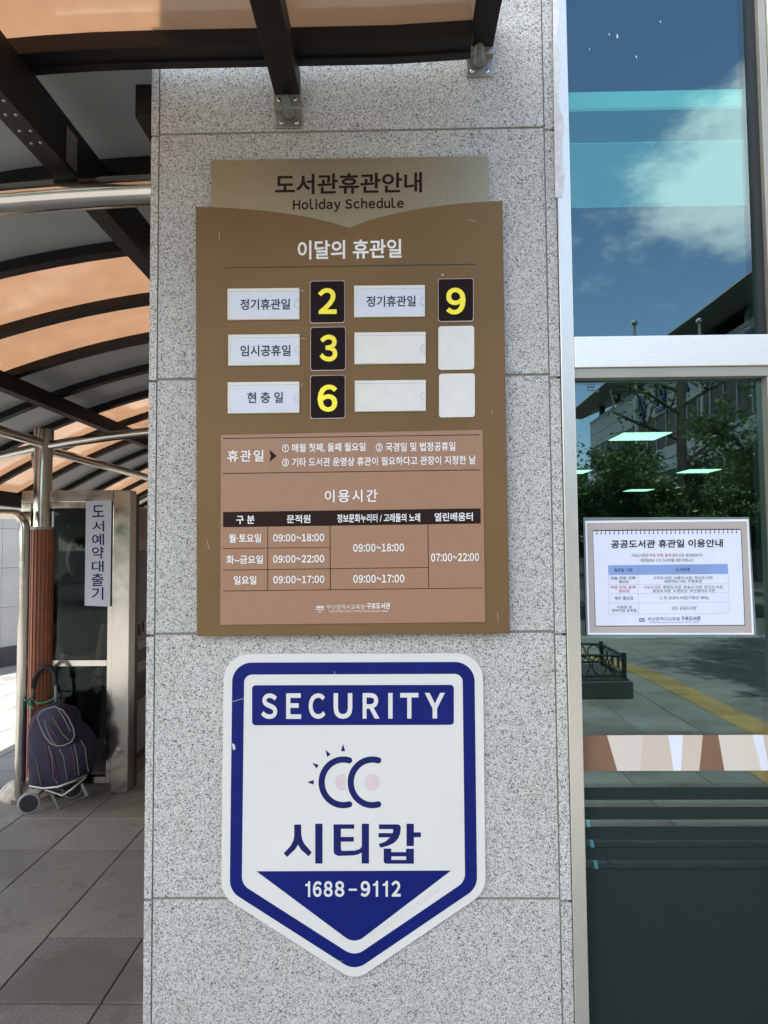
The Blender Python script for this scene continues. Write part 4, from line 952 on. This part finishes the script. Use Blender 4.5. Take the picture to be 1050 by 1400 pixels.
# ================================================================== person inside the booth
def skin_obj(name, verts, edges, radii, m, parent, sub=2):
    me = bpy.data.meshes.new(name); me.from_pydata(verts, edges, []); me.materials.append(m)
    o = bpy.data.objects.new(name, me); C.objects.link(o)
    if parent: o.parent = parent; o.matrix_parent_inverse = Matrix.Translation(-world_of(parent))
    sk = o.modifiers.new('skin', 'SKIN'); sk.use_smooth_shade = True
    for i, r_ in enumerate(radii): me.skin_vertices[0].data[i].radius = r_ if hasattr(r_, '__len__') else (r_, r_)
    me.skin_vertices[0].data[0].use_root = True
    sb = o.modifiers.new('sub', 'SUBSURF'); sb.levels = sb.render_levels = sub
    return o
X0, Y0 = -2.13, 2.88
per = thing('person', (X0, Y0, 0), 'person in dark clothes standing behind the booth glass with one arm hanging down', 'person')
V = [(X0,Y0,.84),(X0,Y0,1.0),(X0+.005,Y0,1.18),(X0+.01,Y0-.01,1.30),(X0+.015,Y0-.02,1.38),(X0+.02,Y0-.03,1.47),(X0+.02,Y0-.03,1.53),
     (X0-.09,Y0,.76),(X0-.10,Y0,.45),(X0-.10,Y0+.01,.09),(X0-.10,Y0-.10,.045),(X0+.07,Y0,.76),(X0+.06,Y0,.45),(X0+.06,Y0+.01,.09),(X0+.06,Y0-.09,.045),
     (X0-.15,Y0,1.27),(X0-.19,Y0+.01,1.02),(X0-.19,Y0-.04,.80),(X0-.19,Y0-.06,.72),
     (X0+.13,Y0,1.27),(X0+.155,Y0-.01,1.02),(X0+.15,Y0-.06,.80),(X0+.15,Y0-.07,.70)]
Ed = [(0,1),(1,2),(2,3),(3,4),(4,5),(5,6),(0,7),(7,8),(8,9),(9,10),(0,11),(11,12),(12,13),(13,14),(3,15),(15,16),(16,17),(17,18),(3,19),(19,20),(20,21),(21,22)]
Rd = [(.11,.08),(.10,.075),(.11,.08),(.09,.07),.045,(.068,.085),(.065,.08),.085,.058,.042,.04,.085,.058,.042,.04,.035,.032,.030,.026,.035,.032,.030,.026]
body = skin_obj('body', V, Ed, Rd, M['skin'], per)
top_ = skin_obj('long_shirt', [(X0,Y0,.80),(X0,Y0,1.0),(X0+.005,Y0,1.18),(X0+.012,Y0-.01,1.37),(X0-.15,Y0,1.28),(X0-.19,Y0+.01,1.03),(X0+.13,Y0,1.28),(X0+.157,Y0-.01,1.03)], [(0,1),(1,2),(2,3),(3,4),(4,5),(3,6),(6,7)], [(.175,.135),(.16,.125),(.185,.13),(.075,.07),.095,.07,.095,.07], M['cloth_dark'], per)
skin_obj('trousers', [(X0,Y0,.86),(X0-.09,Y0,.76),(X0-.10,Y0,.42),(X0-.10,Y0+.01,.14),(X0+.07,Y0,.76),(X0+.06,Y0,.42),(X0+.06,Y0+.01,.14)], [(0,1),(1,2),(2,3),(0,4),(4,5),(5,6)], [(.15,.115),.10,.078,.065,.10,.078,.065], M['cloth_dark'], per)
MB().ball((X0+.022, Y0-.035, 1.485), .112, 18, 12, (.92, 1.0, 1.45)).build('hair', M['hair'], per, smooth=True)
MB().ball((X0+.02, Y0+.062, 1.475), .016, 8, 6, (.8, 1, 1.3)).build('nose', M['skin'], per, smooth=True)
for hx in (-.19, .15):
    for k in range(4):
        xx = X0+hx-.018+.012*k; L = (.060, .068, .064, .052)[k]
        skin_obj('finger', [(xx, Y0-.07, .69), (xx, Y0-.078, .655), (xx, Y0-.074, .655-L*.6), (xx, Y0-.064, .655-L)], [(0,1),(1,2),(2,3)], [.009,.0085,.008,.007], M['skin'], per, 1)
    skin_obj('thumb', [(X0+hx-.01, Y0-.085, .70), (X0+hx-.022, Y0-.098, .675), (X0+hx-.02, Y0-.10, .645)], [(0,1),(1,2)], [.010,.009,.008], M['skin'], per, 1)

# ================================================================== plaza objects mirrored in the window
pl = thing('planter', (2.0, -5.6, 0), 'square dark stone planter with black iron fence on the plaza', 'planter')
b = MB()
MB().box(1.55, 2.38, -6.05, -5.15, 0, .17).build('stone_base', M['planter_stone'], pl, bevel=.01)
MB().box(1.58, 2.35, -6.02, -5.18, .17, .19).build('soil', M['ground'], pl)
fx0, fx1, fy0, fy1 = 1.62, 2.31, -5.98, -5.22
for z in (.22, .42): 
    for a, c in (((fx0, fy0), (fx1, fy0)), ((fx1, fy0), (fx1, fy1)), ((fx1, fy1), (fx0, fy1)), ((fx0, fy1), (fx0, fy0))):
        MB().tube([(a[0], a[1], z), (c[0], c[1], z)], .014, 6).build('fence_rail', M['iron'], pl)
for (x, y) in ((fx0, fy0), (fx1, fy0), (fx1, fy1), (fx0, fy1)): MB().box(x-.02, x+.02, y-.02, y+.02, .19, .45).build('fence_post', M['iron'], pl)
for side in range(4):
    for k in range(4):
        t = (k+.5)/4; a = (fx0+(fx1-fx0)*t, fy1 if side == 0 else fy0) if side < 2 else ((fx0 if side == 2 else fx1), fy0+(fy1-fy0)*t)
        u = (1, 0) if side < 2 else (0, 1)
        MB().tube([(a[0]+.075*math.cos(q)*u[0], a[1]+.075*math.cos(q)*u[1], .32+.09*math.sin(q)) for q in np.linspace(0, 2*math.pi, 17)], .008, 5).build('scroll', M['iron'], pl)

def branch(b, p, d, L, r, depth, tips, rs, leafy=True, bend=.25):
    n = 4; pts = [p]; 
    for i in range(n):
        d = d+np.array([rs.gauss(0, bend*.4), rs.gauss(0, bend*.4), rs.gauss(0, bend*.25)+.02]); d = d/np.linalg.norm(d); pts.append(pts[-1]+d*L/n)
    b.tube(pts, [r*(1-.42*i/n) for i in range(n+1)], 7 if depth > 1 else 5, cap=False)
    if depth <= 2: tips += pts[1:]
    if depth == 0: return
    for k in range(rs.choice((3, 4)) if depth > 1 else 4):
        t = rs.uniform(.35, 1) if k else 1.0; i = min(n, max(1, int(t*n))); az = rs.uniform(0, 2*math.pi)
        side = np.array([math.cos(az), math.sin(az), rs.uniform(-.1, .5)]); nd = d*.55+side*.75; nd /= np.linalg.norm(nd)
        branch(b, pts[i], nd, L*rs.uniform(.55, .75), r*.55, depth-1, tips, rs)
def make_tree(name, label, cat, H_, trunk, spread, nleaf, leafsize, m, seed, group=None, flatness=.6, parent_loc=(0, 0, 0)):
    rs = random.Random(seed); npr = np.random.RandomState(seed)
    t = thing(name, (0, 0, 0), label, cat, group)
    b = MB(); tips = []; pts = [np.array([0, 0, -.05])]
    for i in range(5): pts.append(np.array([rs.gauss(0, .04)*trunk, rs.gauss(0, .04)*trunk, trunk*(i+1)/5]))
    r0 = .045*H_/2; b.tube(pts, [r0*1.3, r0, r0*.95, r0*.9, r0*.85, r0*.8], 10, cap=False)
    for k in range(7):
        az = 2*math.pi*k/7+rs.uniform(-.4, .4); st = pts[-1] if k < 4 else pts[-2]
        nd = np.array([math.cos(az)*spread, math.sin(az)*spread, rs.uniform(.25, 1.0)]); nd /= np.linalg.norm(nd)
        branch(b, st, nd, (H_-trunk)*.55, r0*.5, 3, tips, rs)
    branch(b, pts[-1], np.array([0, 0, 1.]), (H_-trunk)*.5, r0*.6, 3, tips, rs)
    b.build('trunk', M['bark'], t, smooth=True)
    tp = np.array(tips); idx = npr.randint(0, len(tp), nleaf); c = tp[idx]+npr.normal(0, .10*H_/4, (nleaf, 3))*np.array([1, 1, flatness])
    n = npr.normal(0, 1, (nleaf, 3)); n[:, 2] = np.abs(n[:, 2])+.4; n /= np.linalg.norm(n, axis=1)[:, None]
    a = np.cross(n, npr.normal(0, 1, (nleaf, 3))); a /= np.linalg.norm(a, axis=1)[:, None]; w = np.cross(n, a)
    s = leafsize*npr.uniform(.6, 1.3, (nleaf, 1))
    v = np.stack([c-a*s, c-w*s*.42+n*s*.1, c+a*s, c+w*s*.42+n*s*.1], 1).reshape(-1, 3)
    me = bpy.data.meshes.new('crown'); me.vertices.add(len(v)); me.vertices.foreach_set('co', v.ravel())
    me.loops.add(4*nleaf); me.loops.foreach_set('vertex_index', np.arange(4*nleaf)); me.polygons.add(nleaf); me.polygons.foreach_set('loop_start', np.arange(nleaf)*4)
    me.update(calc_edges=True); me.materials.append(m)
    o = bpy.data.objects.new('crown', me); C.objects.link(o); o.parent = t
    return t
GT = 'trees around the plaza'
tA = make_tree('broadleaf_tree', 'leafy tree behind the fenced planter, mirrored beside the mullion', 'tree', 3.5, 1.3, .55, 20000, .036, M['leaf'], 11, GT)
tA.location = (.45, -6.4, .0); tA.scale = (.9, .9, .95)
tB = copytree(tA, (6.2, -7.3, 0), 2.1, 1.2, 'leafy tree mirrored at the right edge of the lower window')
tC = make_tree('broadleaf_tree', 'wide low tree mirrored in the middle of the lower window', 'tree', 3.9, 1.3, 1.3, 34000, .055, M['leaf2'], 23, GT)
tC.location = (4.7, -13.0, 0)
tD = copytree(tC, (7.2, -14.5, 0), 1.7, .95, 'dense tree mirrored behind the tall bare trunk')
tE = copytree(tC, (9.6, -13.5, 0), 4.0, 1.05, 'tree mirrored left of the right-edge tree, in front of the office windows')
tF = copytree(tC, (3.0, -17.0, 0), 5.1, 1.0, 'farthest tree mirrored beside the mullion')
tG = copytree(tC, (12.0, -18.0, 0), .6, 1.1, 'tree mirrored close to the office building')
# tall, almost bare trunk
bt = thing('pruned_tree', (0, 0, 0), 'tall pruned tree with bare forking branches mirrored in front of the office', 'tree')
rs = random.Random(5); b = MB(); tips = []
tx, ty = 6.35, -13.2
b.tube([(tx, ty, -.05), (tx+.03, ty, 2), (tx-.02, ty, 4), (tx+.02, ty, 5.6), (tx, ty, 5.9)], [.14, .12, .10, .085, .05], 10)
for z, az, L in ((3.3, .2, 1.2), (3.8, 3.3, 1.6), (4.4, 2.9, 1.3), (4.6, .4, 1.2), (4.9, 3.5, .9), (5.2, .1, .7)  , (3.0, 1.5, 1)):
    branch(b, np.array([tx, ty, z]), np.array([math.cos(az), math.sin(az), .55]), L, .045, 1, tips, rs)
b.build('trunk', M['bark'], bt, smooth=True)
npr = np.random.RandomState(9); bl = MB()
for k in range(900):
    p = np.array(tips[npr.randint(len(tips))])+npr.normal(0, .10, 3); a = npr.normal(0, 1, 3); a /= np.linalg.norm(a); w = np.cross(a, npr.normal(0, 1, 3)); w /= np.linalg.norm(w)
    bl.add([p-a*.06, p-w*.025, p+a*.06, p+w*.025], [(0, 1, 2, 3)])
bl.build('crown', M['leaf2'], bt)
# tall street tree: its crown hangs high over the plaza and dapples the paving
st_ = thing('street_tree', (0, 0, 0), 'tall leaning street tree whose high crown dapples the mirrored plaza', 'tree', GT)
b = MB(); b.tube([(6.6, -6.1, -.05), (6.5, -6.0, 1.5), (6.1, -5.7, 3.2), (5.5, -5.4, 5.0), (4.9, -4.9, 6.9), (4.0, -4.4, 8.7)], [.16, .13, .12, .10, .08, .05], 10); tips = []
for k in range(9):
    az = k*.72; branch(b, np.array([3.8, -4.1, 8.6]) if k % 2 else np.array([4.0, -4.5, 8.3]), np.array([math.cos(az), math.sin(az), .35]), 1.15, .035, 1, tips, rs)
b.build('trunk', M['bark'], st_, smooth=True)
tp = np.array([t_ for t_ in tips if t_[2] > 6.9 and t_[2] > 2.1+.84*(1.66-t_[1])]); bl = MB()
for k in range(4200):
    p = tp[npr.randint(len(tp))]+npr.normal(0, .16, 3); a = npr.normal(0, 1, 3); a /= np.linalg.norm(a); w = np.cross(a, npr.normal(0, 1, 3)); w /= np.linalg.norm(w)
    bl.add([p-a*.09, p-w*.04, p+a*.09, p+w*.04], [(0, 1, 2, 3)])
bl.build('crown', M['leaf'], st_)
# flagpoles
def flagpole(x, y, lab):
    t = thing('flagpole', (x, y, 0), lab, 'flagpole', 'flagpoles')
    MB().tube([(x, y, 0), (x, y, 8.95)], [.085, .045], 14).build('pole', M['beige_alu'], t, smooth=True)
    MB().ball((x, y, 9.04), .11).build('finial', M['chrome'], t, smooth=True); MB().box(x-.2, x+.2, y-.2, y+.2, -.04, .12).build('base', M['concrete'], t, bevel=.01)
flagpole(8.18, -20.91, 'flagpole with silver ball mirrored left of the other, nearer the mullion')
flagpole(10.29, -20.85, 'flagpole with silver ball mirrored closer to the office roof')

# office building across the plaza (facade faces -x)
of = thing('office_building', (15, -36, 0), 'grey panelled office building with curved roof and blue letters, mirrored in the window', 'building')
XO = 15.0; YE = -50.0; YN = -16.0
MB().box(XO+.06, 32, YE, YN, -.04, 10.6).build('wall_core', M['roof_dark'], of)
def oband(z0, z1, n=12, m='office'):
    w = (YN-YE)/n
    for k in range(n):
        for (a, c) in ((z0, (z0+z1)/2), ((z0+z1)/2, z1)):
            MB().box(XO, XO+.3, YE+k*w+.02, YE+(k+1)*w-.02, a+.02, c-.02).build('wall_panel', M[m], of)
oband(8.85, 10.75); oband(5.6, 6.9); oband(1.9, 3.2)
MB().box(XO-.02, XO+.3, YE, YN, 10.76, 10.95).build('parapet', M['office_frame'], of)
def orow(z0, z1, n=26):
    w = (YN-YE)/n
    for k in range(n):
        MB().box(XO+.15, XO+.2, YE+k*w+.06, YE+(k+1)*w-.06, z0+.02, z1-.02).build('window', M['office_win'], of)
        if k % 1 == 0: MB().box(XO+.02, XO+.28, YE+k*w-.055, YE+k*w+.055, z0+.01, z1-.01).build('mullion', M['office_frame'], of)
orow(6.9, 8.85); orow(3.2, 5.6)
MB().box(XO+.15, XO+.3, YE, YN, 0, 1.9).build('window_band', M['office_win'], of)
# overhanging roof on short columns, its edge curling up
b = MB(); sec_ = [(-1.6, 11.72), (-1.5, 11.86), (4, 13.6), (18, 14.4), (18, 14.2), (4, 13.2), (-.2, 11.55)]
b.prism([(XO+x, YE-1.8, z) for x, z in sec_], (0, YN-YE+1.8, 0)); b.build('roof', M['roof_grey'], of)
for k in range(10):
    y = YE+1+k*(YN-YE-2)/9; MB().box(XO+.5, XO+.9, y-.15, y+.15, 10.6, 12.0).build('roof_column', M['office'], of)
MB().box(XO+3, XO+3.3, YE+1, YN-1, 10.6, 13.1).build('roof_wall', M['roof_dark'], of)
# letters: read from the plaza side along +y -> towards smaller y
def wall_letter(ch, yc, zc_, h, w):
    v, f = glyphs(ch, .03); xs = [q[0] for q in v]; zs = [q[1] for q in v]; ax, bx, az, bz = min(xs), max(xs), min(zs), max(zs)
    P = [(XO-.12, yc-((q[0]-ax)/(bx-ax)-.5)*w, zc_+((q[1]-az)/(bz-az)-.5)*h) for q in v]
    n = len(P); b = MB(); b.add(P, f); b.add([(XO-.01, p[1], p[2]) for p in P], [])
    # side walls from boundary edges
    from collections import Counter
    ec = Counter(tuple(sorted((q[i], q[(i+1) % len(q)]))) for q in f for i in range(len(q)))
    for (a_, c_), k in ec.items():
        if k == 1: b.f.append((a_, c_, n+c_, n+a_)); b.m.append(0)
    b.build('sign_letter', M['letter_blue'], of)
for ch, yc in zip('구포시민장', (-26.2, -29.7, -33.2, -36.0, -38.7)): wall_letter(ch, yc, 9.75, 1.45, 1.35)

# distant low building and far trees that close the street
fb = thing('far_building', (5, -60, 0), 'low pale building at the far end of the street', 'building')
MB().box(-14, 13, -66, -58, -.04, 5).build('wall', M['wall'], fb)
for k in range(12): MB().box(-13+k*2.2, -11.8+k*2.2, -57.98, -57.9, 2.2, 4.0).build('window', M['office_win'], fb)
copytree(tC, (-4.6, -11.5, 0), 2.5, 1.0, 'added tree by the kerb, mirrored darkly in the booth glass')  # unseen tree added to darken the reflection in the booth glass
copytree(tC, (-8.5, -13, 0), .5, 1.1, 'tree by the kerb beyond the boundary wall')
ft = copytree(tC, (7, -34, 0), 1.1, 1.6, 'large tree far across the road'); 
for x, y, s, lb in ((1, -30, 1.4, 'tree beyond the road, left of the far large tree'), (-6, -26, 1.4, 'tree beyond the road opposite the canopy'), (12.5, -27, 1.3, 'tree standing before the far end of the office')): copytree(tC, (x, y, 0), x, s, lb)
# unidentified black rounded shape near the entrance
bn = thing('black_object', (2.62, -2.2, 0), 'unidentified black rounded object mirrored at the right edge of the window above the band', 'bin')
bx, by = 2.50, -2.35
bx, by = 2.36+.12, -2.0
MB().tube([(bx, by, 0), (bx, by, .05), (bx, by, .42), (bx, by, .58), (bx, by, .68), (bx, by, .74), (bx, by, .76)], [.17, .19, .185, .165, .12, .06, .01], 28).build('body', M['rubber'], bn, smooth=True)
MB().tube([(bx+.191*math.cos(t), by+.191*math.sin(t), .06) for t in np.linspace(0, 2*math.pi, 25)], .008, 6).build('rim', M['iron'], bn, smooth=True)
